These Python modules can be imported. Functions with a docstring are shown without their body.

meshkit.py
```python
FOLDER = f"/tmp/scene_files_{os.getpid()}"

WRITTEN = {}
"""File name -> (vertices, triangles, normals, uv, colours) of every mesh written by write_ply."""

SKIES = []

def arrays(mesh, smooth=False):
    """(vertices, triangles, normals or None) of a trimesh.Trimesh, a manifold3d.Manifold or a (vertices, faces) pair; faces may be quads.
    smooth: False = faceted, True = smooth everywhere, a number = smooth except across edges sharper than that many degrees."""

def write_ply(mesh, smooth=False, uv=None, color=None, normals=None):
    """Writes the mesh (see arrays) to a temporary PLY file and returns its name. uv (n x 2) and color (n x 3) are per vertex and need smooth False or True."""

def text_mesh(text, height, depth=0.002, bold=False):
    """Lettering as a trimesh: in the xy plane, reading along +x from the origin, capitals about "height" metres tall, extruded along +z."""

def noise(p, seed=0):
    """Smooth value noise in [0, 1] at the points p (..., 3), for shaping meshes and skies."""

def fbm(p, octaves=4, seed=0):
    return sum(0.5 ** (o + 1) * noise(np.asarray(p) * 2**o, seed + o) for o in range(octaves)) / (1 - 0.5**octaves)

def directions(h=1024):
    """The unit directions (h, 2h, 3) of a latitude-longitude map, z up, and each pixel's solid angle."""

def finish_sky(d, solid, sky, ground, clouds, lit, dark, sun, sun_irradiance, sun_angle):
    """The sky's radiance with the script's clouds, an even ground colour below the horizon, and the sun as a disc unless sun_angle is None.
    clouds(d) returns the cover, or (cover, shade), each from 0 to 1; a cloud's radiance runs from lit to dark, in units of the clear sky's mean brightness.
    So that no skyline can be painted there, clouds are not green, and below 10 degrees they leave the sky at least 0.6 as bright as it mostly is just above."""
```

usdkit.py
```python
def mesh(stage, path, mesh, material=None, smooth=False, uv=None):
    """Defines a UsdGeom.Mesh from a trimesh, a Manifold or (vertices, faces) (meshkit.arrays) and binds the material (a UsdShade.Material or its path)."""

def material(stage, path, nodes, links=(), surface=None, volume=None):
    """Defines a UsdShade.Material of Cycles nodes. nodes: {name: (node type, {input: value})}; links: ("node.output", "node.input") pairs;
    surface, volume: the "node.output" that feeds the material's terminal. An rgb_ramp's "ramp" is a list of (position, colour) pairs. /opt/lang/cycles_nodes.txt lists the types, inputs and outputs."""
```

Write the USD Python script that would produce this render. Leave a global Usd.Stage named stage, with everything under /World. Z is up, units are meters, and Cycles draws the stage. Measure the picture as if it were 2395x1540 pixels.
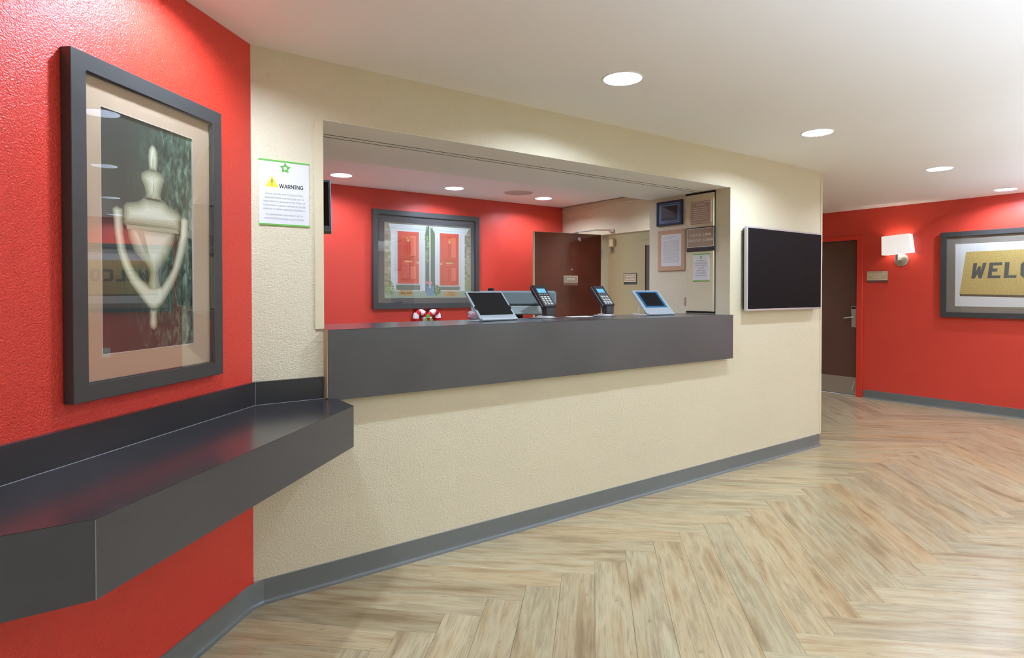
import math
import random

import numpy as np
import trimesh
from manifold3d import Manifold, Mesh
from pxr import Gf, Sdf, Usd, UsdGeom, UsdLux, UsdShade, Vt
from shapely import affinity
from shapely.geometry import Point, Polygon, box as sbox
from shapely.ops import unary_union

import meshkit
import usdkit

stage = Usd.Stage.CreateInMemory()
UsdGeom.Xform.Define(stage, '/World')
UsdGeom.Scope.Define(stage, '/World/Looks')
rng = random.Random(7)

# ---------------------------------------------------------------- camera, sky, exposure
CAM_H, YAW, PITCH = 1.36, 0.9512, -0.0144
cam = UsdGeom.Camera.Define(stage, '/World/camera')
fw = np.array([math.cos(YAW) * math.cos(PITCH), math.sin(YAW) * math.cos(PITCH), math.sin(PITCH)])
rt = np.array([math.sin(YAW), -math.cos(YAW), 0.0])
up = np.cross(rt, fw)
cam.AddTransformOp().Set(Gf.Matrix4d(*rt, 0, *up, 0, *(-fw), 0, 0, 0, CAM_H, 1))
cam.CreateHorizontalApertureAttr(36.0)
cam.CreateVerticalApertureAttr(36.0 * 1540 / 2395)
cam.CreateFocalLengthAttr(36.0 * 1415 / 2395)
cam.CreateVerticalApertureOffsetAttr(-66.9 * 36.0 / 2395)
cam.CreateClippingRangeAttr(Gf.Vec2f(0.02, 100))
cam.GetPrim().CreateAttribute('exposure', Sdf.ValueTypeNames.Float).Set(-0.20)
DAY = 1.6
dome = UsdLux.DomeLight.Define(stage, '/World/daylight')
dome.CreateIntensityAttr(DAY)
dome.CreateColorAttr(Gf.Vec3f(0.93, 0.97, 1.0))
LAMP = 1500.0       # radiance of a downlight's lamp
COOL = (0.86, 1.0, 1.25)   # lamp colour after the camera's white balance
OFF = 0.70         # office lamps, times a lobby lamp
UPL = 1050.0        # radiance of the uplighters added to fill the ceiling with light
SHADE = 0.62       # radiance of the wall lamp's shade


# ---------------------------------------------------------------- helpers
def lin(r, g, b):
    return tuple(((c / 255 / 12.92) if c / 255 <= 0.04045 else ((c / 255 + 0.055) / 1.055) ** 2.4) for c in (r, g, b))


def mat(name, color, rough=0.5, metal=0.0, spec=0.5, coat=0.0, emit=0.0):
    p = {'base_color': color, 'roughness': rough, 'metallic': metal, 'specular_ior_level': spec, 'coat_weight': coat}
    if emit:
        p.update(emission_color=color, emission_strength=emit)
    return usdkit.material(stage, '/World/Looks/' + name, {'p': ('principled_bsdf', p)}, surface='p.BSDF')


def mat_bump(name, color, rough, scale, dist, strength=0.6, detail=2.0, vary=0.0, spec=0.5, stretch=(1, 1, 1)):
    n = {'g': ('geometry', {}), 'm': ('mapping', {'scale': stretch}), 'n': ('noise_texture', {'scale': scale, 'detail': detail, 'roughness': 0.55}),
         'b': ('bump', {'strength': strength, 'distance': dist}),
         'n2': ('noise_texture', {'scale': 1.7, 'detail': 3.0}),
         'r': ('rgb_ramp', {'ramp': [(0.3, tuple(c * (1 - vary) for c in color)), (0.7, tuple(min(1, c * (1 + vary)) for c in color))]}),
         'p': ('principled_bsdf', {'roughness': rough, 'specular_ior_level': spec})}
    l = [('g.position', 'm.vector'), ('m.vector', 'n.vector'), ('n.fac', 'b.height'), ('b.normal', 'p.normal'), ('g.position', 'n2.vector'), ('n2.fac', 'r.fac'), ('r.color', 'p.base_color')]
    return usdkit.material(stage, '/World/Looks/' + name, n, l, surface='p.BSDF')


_used = {}


def path_for(parent, name):
    base = str(parent.GetPath()) if parent is not None else '/World'
    key = base + '/' + name
    k = _used.get(key, 0)
    _used[key] = k + 1
    return key if k == 0 else f'{key}_{k:03d}'


def tag(prim, label=None, cat=None, group=None, kind=None):
    for k, v in (('label', label), ('category', cat), ('group', group), ('kind', kind)):
        if v:
            prim.SetCustomDataByKey(k, v)
    return prim


def thing(name, label, cat, loc=(0, 0, 0), rz=0.0, group=None, kind=None):
    x = UsdGeom.Xform.Define(stage, path_for(None, name))
    x.AddTranslateOp().Set(Gf.Vec3d(*loc))
    if rz:
        x.AddRotateZOp().Set(rz)
    return tag(x.GetPrim(), label, cat, group, kind)


def part(parent, name, mesh, m, smooth=False, label=None, kind=None, xform=None):
    if isinstance(mesh, (list, tuple)) and not isinstance(mesh[0], np.ndarray):
        mesh = cat(mesh)
    u = usdkit.mesh(stage, path_for(parent, name), mesh, m, smooth)
    if xform is not None:
        u.AddTransformOp().Set(Gf.Matrix4d(*[float(v) for v in np.asarray(xform).T.ravel()]))
    return tag(u.GetPrim(), label, None, None, kind)


def dup(src, label, loc, rz=0.0, group=None):
    was = src.GetCustomData()
    r = thing(src.GetName().rstrip('0123456789').rstrip('_'), label, was['category'], loc, rz, group or was.get('group'))
    r.GetReferences().AddInternalReference(src.GetPath())
    r.SetInstanceable(True)
    return r


def tm(x):
    if isinstance(x, Manifold):
        m = x.to_mesh()
        return trimesh.Trimesh(np.array(m.vert_properties[:, :3], float), np.array(m.tri_verts), process=False)
    return x


def cat(ms):
    return trimesh.util.concatenate([tm(m) for m in ms])


def mf(t):
    return Manifold(Mesh(np.asarray(t.vertices, np.float32), np.asarray(t.faces, np.uint32)))


def bx(x0, x1, y0, y1, z0, z1, c=0.0):
    if c <= 0:
        return Manifold.cube([x1 - x0, y1 - y0, z1 - z0]).translate([x0, y0, z0])
    p = []
    for sx in (0, 1):
        for sy in (0, 1):
            for sz in (0, 1):
                v = np.array([(x0, x1)[sx], (y0, y1)[sy], (z0, z1)[sz]], float)
                d = np.array([(c, -c)[sx], (c, -c)[sy], (c, -c)[sz]])
                for k in range(3):
                    e = d.copy()
                    e[k] = 0
                    p.append(v + e)
    return Manifold.hull_points(np.array(p))


def polys(g):
    return [p for p in getattr(g, 'geoms', [g]) if p.geom_type == 'Polygon' and p.area > 1e-9]


def ext_xy(poly, z0, z1):
    ms = [trimesh.creation.extrude_polygon(p, z1 - z0, engine='earcut') for p in polys(poly)]
    t = trimesh.util.concatenate(ms)
    t.apply_translation([0, 0, z0])
    return t


def ext_xz(poly, y, h):
    """polygon in (x, z), its back at y, its front at y - h, facing -y."""
    t = ext_xy(poly, 0, h)
    v = t.vertices.copy()
    t.vertices = np.stack([v[:, 0], y - v[:, 2], v[:, 1]], 1)
    return t


def ext_x(poly, x0, x1):
    """polygon in (y, z) extruded along x."""
    t = ext_xy(poly, 0, x1 - x0)
    v = t.vertices.copy()
    t.vertices = np.stack([v[:, 2] + x0, v[:, 0], v[:, 1]], 1)
    return t


def rect(x0, x1, z0, z1):
    return sbox(x0, z0, x1, z1)


def rrect(x0, x1, z0, z1, r):
    return sbox(x0 + r, z0 + r, x1 - r, z1 - r).buffer(r, quad_segs=6)


def words(s, h, x, z, y, align='c', bold=False, maxw=None, depth=0.0005):
    """lettering facing -y, capitals h tall, baseline at z."""
    t = meshkit.text_mesh(s, h, depth, bold)
    w = t.bounds[1, 0] - t.bounds[0, 0]
    if maxw and w > maxw:
        t.apply_scale([maxw / w, 1, 1])
        w = maxw
    dx = {'c': -w / 2, 'l': 0, 'r': -w}[align] - t.bounds[0, 0]
    v = t.vertices.copy()
    t.vertices = np.stack([v[:, 0] + dx + x, y - v[:, 2], v[:, 1] + z], 1)
    return t


def tube(path, r, n=10, caps=True):
    """swept tube; r is a number or one radius per point."""
    P = np.asarray(path, float)
    R = np.broadcast_to(r, len(P))
    T = np.gradient(P, axis=0)
    T /= np.linalg.norm(T, axis=1, keepdims=True)
    ref = np.array([0, 0, 1.0]) if abs(T[0][2]) < 0.9 else np.array([0, 1.0, 0])
    V, F = [], []
    u = np.cross(T[0], ref)
    for i in range(len(P)):
        u = u - T[i] * (u @ T[i])
        u /= np.linalg.norm(u)
        w = np.cross(T[i], u)
        a = np.linspace(0, 2 * np.pi, n, endpoint=False)
        V.append(P[i] + R[i] * (np.cos(a)[:, None] * u + np.sin(a)[:, None] * w))
    for i in range(len(P) - 1):
        for k in range(n):
            a, b = i * n + k, i * n + (k + 1) % n
            F += [[a, b, b + n], [a, b + n, a + n]]
    V = np.vstack(V)
    if caps:
        c0, c1 = len(V), len(V) + 1
        V = np.vstack([V, P[0], P[-1]])
        m = (len(P) - 1) * n
        for k in range(n):
            F += [[c0, (k + 1) % n, k], [c1, m + k, m + (k + 1) % n]]
    return trimesh.Trimesh(V, np.array(F), process=False)


def lathe(profile, n=32):
    """(r, z) profile turned about z."""
    V, F = [], []
    a = np.linspace(0, 2 * np.pi, n, endpoint=False)
    for r, z in profile:
        V.append(np.stack([r * np.cos(a), r * np.sin(a), np.full(n, z)], 1))
    for i in range(len(profile) - 1):
        for k in range(n):
            p, q = i * n + k, i * n + (k + 1) % n
            F += [[p, q, q + n], [p, q + n, p + n]]
    t = trimesh.Trimesh(np.vstack(V), np.array(F), process=False)
    t.update_faces(t.area_faces > 1e-12)
    return t


def turned(t, how):
    """lathe axis z -> -y (facing the viewer of a wall)."""
    v = t.vertices.copy()
    t.vertices = np.stack([v[:, 0], -v[:, 2], v[:, 1]], 1)
    return t


def rotx(t, deg, pivot=(0, 0, 0)):
    t = tm(t).copy()
    t.apply_transform(trimesh.transformations.rotation_matrix(math.radians(deg), [1, 0, 0], pivot))
    return t


# ---------------------------------------------------------------- materials
RED = (0.66, 0.040, 0.022)
BEIGE = (0.69, 0.63, 0.455)
red_wall = mat_bump('red_paint_rough', RED, 0.40, 190, 0.004, 0.8, 2.0, 0.04)
red_smooth = mat_bump('red_paint', (0.66, 0.056, 0.034), 0.42, 90, 0.0015, 0.35, 2.0, 0.04)
red_trim = mat('red_gloss_paint', (0.68, 0.045, 0.025), 0.35)
beige_wall = mat_bump('beige_paint_rough', BEIGE, 0.52, 150, 0.004, 0.85, 2.0, 0.02)
beige_smooth = mat_bump('beige_paint', (0.67, 0.60, 0.41), 0.5, 80, 0.001, 0.25, 2.0, 0.02)
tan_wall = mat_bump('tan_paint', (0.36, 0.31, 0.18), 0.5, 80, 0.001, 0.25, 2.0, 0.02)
white_paint = mat_bump('ceiling_paint', (0.92, 0.91, 0.885), 0.75, 60, 0.0008, 0.25, 2.0, 0.01)
soffit_paint = mat('soffit_paint', (0.90, 0.91, 0.80), 0.7)
dark_gap = mat('dark_gap', (0.012, 0.011, 0.009), 0.8)  # near-black that stands for shade in gaps; also the picture backing
vinyl_base = mat_bump('grey_rubber', (0.150, 0.165, 0.160), 0.33, 30, 0.0006, 0.2, 2.0, 0.05)
grey_floor = mat('office_floor', (0.55, 0.50, 0.42), 0.5)
grout = mat('floor_underlay', (0.10, 0.08, 0.05), 0.8)
laminate = mat_bump('black_laminate', (0.030, 0.031, 0.034), 0.20, 3, 0.0004, 0.05, 2.0, 0.10)
laminate_face = mat_bump('charcoal_laminate', (0.066, 0.065, 0.065), 0.36, 2.2, 0.0004, 0.05, 3.0, 0.16)
ledge_face = mat_bump('ledge_laminate', (0.060, 0.061, 0.067), 0.34, 2.2, 0.0004, 0.05, 3.0, 0.10)
caulk = mat('caulk_line', (0.20, 0.205, 0.22), 0.5)
tan_edge = mat('raw_tan_edge', (0.42, 0.27, 0.13), 0.6)
frame_black = mat_bump('charcoal_frame', (0.050, 0.052, 0.052), 0.34, 60, 0.0003, 0.1, 2.0, 0.05)
mat_tan = mat('taupe_mat', lin(192, 170, 144), 0.8)
mat_dark = mat('dark_grey_mat', lin(74, 76, 80), 0.8)
mat_grey = mat('grey_mat', lin(140, 134, 126), 0.8)
bevel_white = mat('mat_bevel', (0.8, 0.79, 0.74), 0.7)
paper = mat('white_paper', (0.70, 0.71, 0.705), 0.6)
print_white = mat('print_white', (0.83, 0.85, 0.86), 0.6)
ink = mat('black_ink', (0.02, 0.02, 0.02), 0.5)
grey_ink = mat('grey_ink', (0.33, 0.33, 0.34), 0.6)
light_ink = mat('white_ink', (0.80, 0.78, 0.72), 0.6)
green_ink = mat('green_ink', lin(105, 180, 75), 0.6)
green_dark = mat('dark_green_ink', lin(70, 150, 55), 0.6)
yellow_ink = mat('yellow_ink', lin(245, 215, 65), 0.6)
taupe_sign = mat('taupe_sign', lin(160, 140, 118), 0.45)
taupe_pale = mat('pale_taupe_sign', lin(172, 150, 134), 0.45)
sign_black = mat('sign_black', lin(50, 54, 56), 0.4)
black_gloss = mat('black_glass', (0.006, 0.006, 0.007), 0.07)
tv_screen = mat('matte_black_screen', (0.006, 0.006, 0.0065), 0.5, spec=0.06)
black_plastic = mat('black_plastic', (0.022, 0.023, 0.026), 0.38)
silver = mat('satin_silver', (0.55, 0.57, 0.59), 0.32, metal=0.55)
silver_pale = mat('pale_silver', (0.40, 0.46, 0.49), 0.35, metal=0.25)
steel = mat('brushed_steel', (0.58, 0.57, 0.53), 0.36, metal=0.9)
nickel = mat('satin_nickel', (0.66, 0.66, 0.63), 0.28, metal=0.85)
machine_grey = mat('machine_grey', lin(122, 138, 142), 0.5)
machine_pale = mat('machine_pale', lin(170, 186, 188), 0.35)
brown_door = mat_bump('brown_door_paint', lin(96, 66, 54), 0.38, 6, 0.0006, 0.12, 3.0, 0.12)
red_brown_door = mat_bump('varnished_brown_door', lin(92, 40, 28), 0.12, 9, 0.004, 0.30, 3.0, 0.35, spec=0.7, stretch=(1, 1, 0.35))
dark_screen = mat('dark_screen', (0.006, 0.006, 0.007), 0.3, spec=0.25)
blue_screen = mat('lit_cyan_screen', lin(110, 185, 228), 0.3, emit=0.2)
key_white = mat('key_cream', lin(205, 208, 200), 0.5)
blue_frame = mat('navy_frame', lin(30, 42, 66), 0.3)
blue_band = mat('blue_band', lin(96, 128, 164), 0.35)
teal_bezel = mat('blue_screen_bezel', lin(32, 100, 140), 0.2)
dark_panel = mat('dark_plaque', lin(28, 28, 30), 0.35)
pink_cloth = mat('pink_tissue', lin(240, 190, 205), 0.8)
red_shine = mat('red_tinsel', (0.55, 0.01, 0.02), 0.22, metal=0.35)
white_shine = mat_bump('white_tinsel', (0.80, 0.80, 0.82), 0.35, 300, 0.002, 0.6)
leaf_green = mat('holly_green', lin(85, 160, 60), 0.4)
reflector = mat('lamp_reflector', (0.80, 0.82, 0.84), 0.35, metal=0.8)
trim_white = mat('white_trim_ring', (0.82, 0.82, 0.82), 0.4)
beige_plastic = mat('beige_plastic', (0.62, 0.52, 0.36), 0.4)
clear_white = mat('white_plastic', (0.78, 0.80, 0.80), 0.3)
glow = usdkit.material(stage, '/World/Looks/lamp_glow', {'e': ('emission', {'color': COOL, 'strength': LAMP})}, surface='e.emission')
glow_office = usdkit.material(stage, '/World/Looks/office_lamp_glow', {'e': ('emission', {'color': COOL, 'strength': LAMP * OFF})}, surface='e.emission')
glow_hall = usdkit.material(stage, '/World/Looks/hall_lamp_glow', {'e': ('emission', {'color': (1.0, 0.93, 0.8), 'strength': LAMP * 0.07})}, surface='e.emission')  # glow of the unseen passage lamp
glow_up = usdkit.material(stage, '/World/Looks/uplighter_glow', {'e': ('emission', {'color': COOL, 'strength': UPL})}, surface='e.emission')  # glow of the uplighters added for ceiling fill
shade_m = usdkit.material(stage, '/World/Looks/lamp_shade', {'p': ('principled_bsdf', {'base_color': (0.85, 0.84, 0.82), 'roughness': 0.8, 'emission_color': (1.0, 0.97, 0.95), 'emission_strength': SHADE})}, surface='p.BSDF')
bulb_m = usdkit.material(stage, '/World/Looks/wall_lamp_bulb', {'e': ('emission', {'color': (1.0, 0.9, 0.78), 'strength': 85.0})}, surface='e.emission')
glass = usdkit.material(stage, '/World/Looks/picture_glass', {
    't': ('transparent_bsdf', {'color': (0.99, 0.993, 0.99)}), 'g': ('glossy_bsdf', {'color': (1, 1, 1), 'roughness': 0.0}),
    'w': ('layer_weight', {'blend': 0.5}), 'p5': ('math', {'math_type': 'power', 'value2': 4.5}), 'ma': ('math', {'math_type': 'multiply_add', 'value2': 0.90, 'value3': 0.085}), 'm': ('mix_closure', {})},
    [('w.facing', 'p5.value1'), ('p5.value', 'ma.value1'), ('ma.value', 'm.fac'), ('t.BSDF', 'm.closure1'), ('g.BSDF', 'm.closure2')], surface='m.closure')

# wood planks: grain runs along each plank's own x axis
plank_m = usdkit.material(stage, '/World/Looks/weathered_oak', {
    'tc': ('texture_coordinate', {}), 'oi': ('object_info', {}),
    'sh': ('math', {'math_type': 'multiply', 'value2': 91.0}), 'cx': ('combine_xyz', {}),
    'ad': ('vector_math', {'math_type': 'add'}),
    'm1': ('mapping', {'scale': (1.2, 60, 1)}), 'n1': ('noise_texture', {'scale': 3.0, 'detail': 4.0, 'roughness': 0.62, 'distortion': 0.05}),
    'm2': ('mapping', {'scale': (1.2, 8, 1)}), 'n2': ('noise_texture', {'scale': 1.6, 'detail': 3.0, 'roughness': 0.5, 'distortion': 0.15}),
    'm3': ('mapping', {'scale': (3.0, 210, 1)}), 'n3': ('noise_texture', {'scale': 2.2, 'detail': 2.0, 'roughness': 0.5}),
    'm4': ('mapping', {'scale': (7, 16, 1)}), 'v': ('noise_texture', {'scale': 2.0, 'detail': 2.0}),
    'r1': ('rgb_ramp', {'ramp': [(0.30, (0.70, 0.66, 0.58)), (0.46, (0.92, 0.90, 0.87)), (0.62, (1.0, 1.0, 1.0)), (0.75, (1.06, 1.06, 1.04))]}),
    'r2': ('rgb_ramp', {'ramp': [(0.30, lin(154, 136, 106)), (0.42, lin(184, 168, 135)), (0.52, lin(193, 183, 153)), (0.62, lin(174, 162, 133)), (0.74, lin(200, 193, 164))]}),
    'mx': ('mix_color', {'blend_type': 'multiply', 'fac': 0.6, 'use_clamp': False}),
    'r3': ('rgb_ramp', {'ramp': [(0.33, (0.66, 0.63, 0.58)), (0.46, (1, 1, 1)), (1.0, (1, 1, 1))]}),
    'mm': ('mix_color', {'blend_type': 'multiply', 'fac': 0.80}),
    'r4': ('rgb_ramp', {'ramp': [(0.24, (0.55, 0.47, 0.38)), (0.34, (1, 1, 1)), (1.0, (1, 1, 1))]}),
    'mk': ('mix_color', {'blend_type': 'multiply', 'fac': 0.5}),
    'r5': ('rgb_ramp', {'ramp': [(0.0, (0.74, 0.71, 0.65)), (0.15, (1.02, 0.97, 0.90)), (0.3, (0.84, 0.84, 0.81)), (0.45, (1.04, 1.01, 0.94)), (0.6, (0.98, 0.86, 0.73)), (0.75, (0.90, 0.86, 0.80)), (0.9, (1.03, 1.03, 0.98)), (1.0, (0.80, 0.77, 0.70))]}),
    'mt': ('mix_color', {'blend_type': 'multiply', 'fac': 1.0, 'use_clamp': False}),
    'b': ('bump', {'strength': 0.25, 'distance': 0.0006}),
    'p': ('principled_bsdf', {'roughness': 0.27, 'specular_ior_level': 0.5})},
    [('oi.random', 'sh.value1'), ('sh.value', 'cx.x'), ('sh.value', 'cx.y'), ('sh.value', 'cx.z'), ('tc.object', 'ad.vector1'), ('cx.vector', 'ad.vector2'),
     ('ad.vector', 'm1.vector'), ('m1.vector', 'n1.vector'), ('ad.vector', 'm2.vector'), ('m2.vector', 'n2.vector'), ('ad.vector', 'm3.vector'), ('m3.vector', 'n3.vector'),
     ('ad.vector', 'm4.vector'), ('m4.vector', 'v.vector'),
     ('n1.fac', 'r1.fac'), ('n2.fac', 'r2.fac'), ('r2.color', 'mx.a'), ('r1.color', 'mx.b'), ('n3.fac', 'r3.fac'), ('mx.result', 'mm.a'), ('r3.color', 'mm.b'),
     ('v.fac', 'r4.fac'), ('mm.result', 'mk.a'), ('r4.color', 'mk.b'), ('oi.random', 'r5.fac'), ('mk.result', 'mt.a'), ('r5.color', 'mt.b'),
     ('mt.result', 'p.base_color'), ('n3.fac', 'b.height'), ('b.normal', 'p.normal')], surface='p.BSDF')

# ---------------------------------------------------------------- the setting
S2 = math.sqrt(0.5)
YA, ZC, XB, YD, XO = 2.769, 2.418, 8.187, 5.86, 4.964   # counter wall, ceiling, right wall, office back wall, office right wall
XC, XE = 0.60, 5.312                                     # corner with the red wall, free end of the counter wall
OX0, OX1, OZ1 = 0.911, 4.00, 2.15                        # the counter opening
SOF = 3.565                                              # back of the deep header
LEND = -1.69                                             # where the slanted red wall turns again
ZT = 2.52
LX, LY = XC + LEND * S2, YA + LEND * S2
lobby = Polygon([(XC, YA), (XE, YA), (XE, 4.2), (6.32, 4.2), (6.32, 7.0), (XB, 7.0), (XB, -3.4), (-3.4, -3.4), (-3.4, LY), (LX, LY)])


def setting(name, mesh, m, label, cat_, smooth=False):
    return tag(part(None, name, mesh, m, smooth), label, cat_, None, 'structure')


floor = thing('floor', 'pale weathered oak herringbone plank floor of the lobby', 'floor', kind='structure')
part(floor, 'underlay', ext_xy(lobby.buffer(0.1), -0.06, -0.005), grout)

# herringbone: two plank directions e, g; step of the zigzag along x is 0.2154 m
e1, g1 = np.array([0.1012, 0.1078]), np.array([0.1142, -0.1078])
org, NL = np.array([1.013, 1.297]), 8.636
planks = []
for k in range(-70, 80):
    for m in range(-9, 8):
        for way in (0, 1):
            i0, j0 = k + m * NL, k - m * NL
            if way == 0:
                q = [(i0, j0), (i0 + NL, j0), (i0 + NL, j0 + 1), (i0, j0 + 1)]
                ax = e1
            else:
                q = [(i0 + NL, j0 - NL + 1), (i0 + NL, j0 + 1), (i0 + NL + 1, j0 + 1), (i0 + NL + 1, j0 - NL + 1)]
                ax = g1
            pts = [org + a * e1 + b * g1 for a, b in q]
            P = Polygon(pts)
            if not P.intersects(lobby):
                continue
            C = lobby.buffer(-0.004, join_style=2).intersection(P)
            for c in polys(C):
                if c.area > 0.0005:
                    planks.append((c, ax / np.linalg.norm(ax), np.mean(pts, 0)))


def seen(p):
    c = p[0].centroid
    d = np.array([c.x, c.y])
    f2, r2 = fw[:2] / np.linalg.norm(fw[:2]), rt[:2]
    a, b = d @ f2, d @ r2
    return a > 0.9 and abs(b) < 0.98 * a + 0.7 and not (c.x > XE and c.y > 4.6)


planks.sort(key=lambda p: (not seen(p), p[0].centroid.x ** 2 + p[0].centroid.y ** 2))


def plank_mesh(poly, c=0.0009, h=0.004):
    top = poly.buffer(-c, join_style=2)
    if top.is_empty or top.geom_type != 'Polygon' or len(top.exterior.coords) != len(poly.exterior.coords):
        return ext_xy(poly, -h, 0)
    a = np.array(poly.exterior.coords)[:-1]
    b = np.array(top.exterior.coords)[:-1]
    if not poly.exterior.is_ccw:
        a = a[::-1]
    if not top.exterior.is_ccw:
        b = b[::-1]
    s = int(np.argmin(np.linalg.norm(b - a[0], axis=1)))
    b = np.roll(b, -s, 0)
    n = len(a)
    V = np.vstack([np.c_[a, np.full(n, -h)], np.c_[a, np.full(n, -c)], np.c_[b, np.zeros(n)]])
    F = []
    for i in range(n):
        j = (i + 1) % n
        F += [[i, j, j + n], [i, j + n, i + n], [i + n, j + n, j + 2 * n], [i + n, j + 2 * n, i + 2 * n]]
    cap = trimesh.creation.triangulate_polygon(top, engine='earcut')
    tri = [[int(np.argmin(np.linalg.norm(b - cap[0][v], axis=1))) + 2 * n for v in f] for f in cap[1]]
    for f in tri:
        p, q, r_ = (V[v][:2] for v in f)
        F.append(f if (q - p)[0] * (r_ - p)[1] - (q - p)[1] * (r_ - p)[0] > 0 else f[::-1])
    return trimesh.Trimesh(V, np.array(F), process=False)


rest = []
for n, (c, ax, ctr) in enumerate(planks):
    th = math.atan2(ax[1], ax[0])
    loc = affinity.rotate(affinity.translate(c, -ctr[0], -ctr[1]), -th, origin=(0, 0), use_radians=True)
    loc = loc.buffer(-0.0004, join_style=2)
    if loc.is_empty or loc.geom_type != 'Polygon':
        continue
    msh = plank_mesh(loc)
    ct, st = math.cos(th), math.sin(th)
    X = np.array([[ct, -st, 0, ctr[0]], [st, ct, 0, ctr[1]], [0, 0, 1, 0], [0, 0, 0, 1.0]])
    if n < 295:
        part(floor, 'plank', msh, plank_m, xform=X)
    else:
        msh.apply_transform(X)
        rest.append(msh)
if rest:
    part(floor, 'planks', cat(rest), plank_m, kind='stuff', label='pale oak planks beyond the view')

setting('floor_001', ext_xy(Polygon([(-0.2, YA + 0.02), (XE - 0.03, YA + 0.02), (XE - 0.03, 4.3), (6.25, 4.3), (6.25, 6.65), (-0.2, 6.65)]), -0.06, 0.0), grey_floor, 'plain floor of the office behind the counter', 'floor')

# lights' places
LOBBY = [(2.202, 2.140), (4.000, 2.109), (6.03, 2.117), (7.805, 2.143), (0.37, 2.13)]
OFFICE = [(1.937, 5.385), (3.123, 5.395), (4.281, 5.389)]
OFFICE_UNSEEN = [(1.937, 4.15), (3.123, 4.15), (4.281, 4.15)]  # out of view behind the header, placed to brighten the office ceiling
UNSEEN = [(-1.6, 0.6), (-1.6, -1.8), (1.2, -1.8), (4.0, -1.2), (6.4, -0.4)]  # out of view, placed to light the lobby from behind the camera
HALL = [(7.25, 5.55)]
holes = [Point(x, y).buffer(0.094, quad_segs=12) for x, y in LOBBY + UNSEEN + HALL]
setting('ceiling', ext_xy(lobby.buffer(0.05).difference(unary_union(holes)), ZC, ZC + 0.02), white_paint, 'white painted lobby ceiling with recessed lights', 'ceiling')
oh = [Point(x, y).buffer(0.094, quad_segs=12) for x, y in OFFICE + OFFICE_UNSEEN] + [Point(3.815, 5.229).buffer(0.155, quad_segs=12)]
setting('ceiling_001', ext_xy(sbox(-0.3, SOF - 0.02, XO + 0.05, YD + 0.05).difference(unary_union(oh)), ZC, ZC + 0.02), white_paint, 'white ceiling of the office behind the counter', 'ceiling')

# the counter wall: cheek, header with the shutter slots, pier, lower wall
wall = bx(XC - 0.06, OX0, YA, YA + 0.14, 0, ZT) + bx(OX0, OX1, YA, YA + 0.14, 0, 1.164) + bx(OX1, XE, YA, SOF, 0, ZT)
header = bx(OX0 - 0.9, OX1, YA, 3.013, OZ1, ZT) + bx(OX0 - 0.9, OX1, 3.031, 3.063, OZ1, ZT) + bx(OX0 - 0.9, OX1, 3.081, SOF, OZ1, ZT)
wall = wall + (header - bx(-1, XC, 0, YA + 0.14, 0, 3))
setting('wall_middle', wall, beige_wall, 'beige textured wall with the wide reception counter opening', 'wall')
sof = cat([bx(OX0 + 0.002, OX1 - 0.002, YA + 0.001, 3.013, OZ1 - 0.002, OZ1), bx(OX0 + 0.002, OX1 - 0.002, 3.031, 3.063, OZ1 - 0.002, OZ1), bx(OX0 + 0.002, OX1 - 0.002, 3.081, SOF, OZ1 - 0.002, OZ1)])
setting('trim_1', sof, soffit_paint, 'pale soffit boards under the header over the counter, with two slots', 'soffit')
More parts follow.
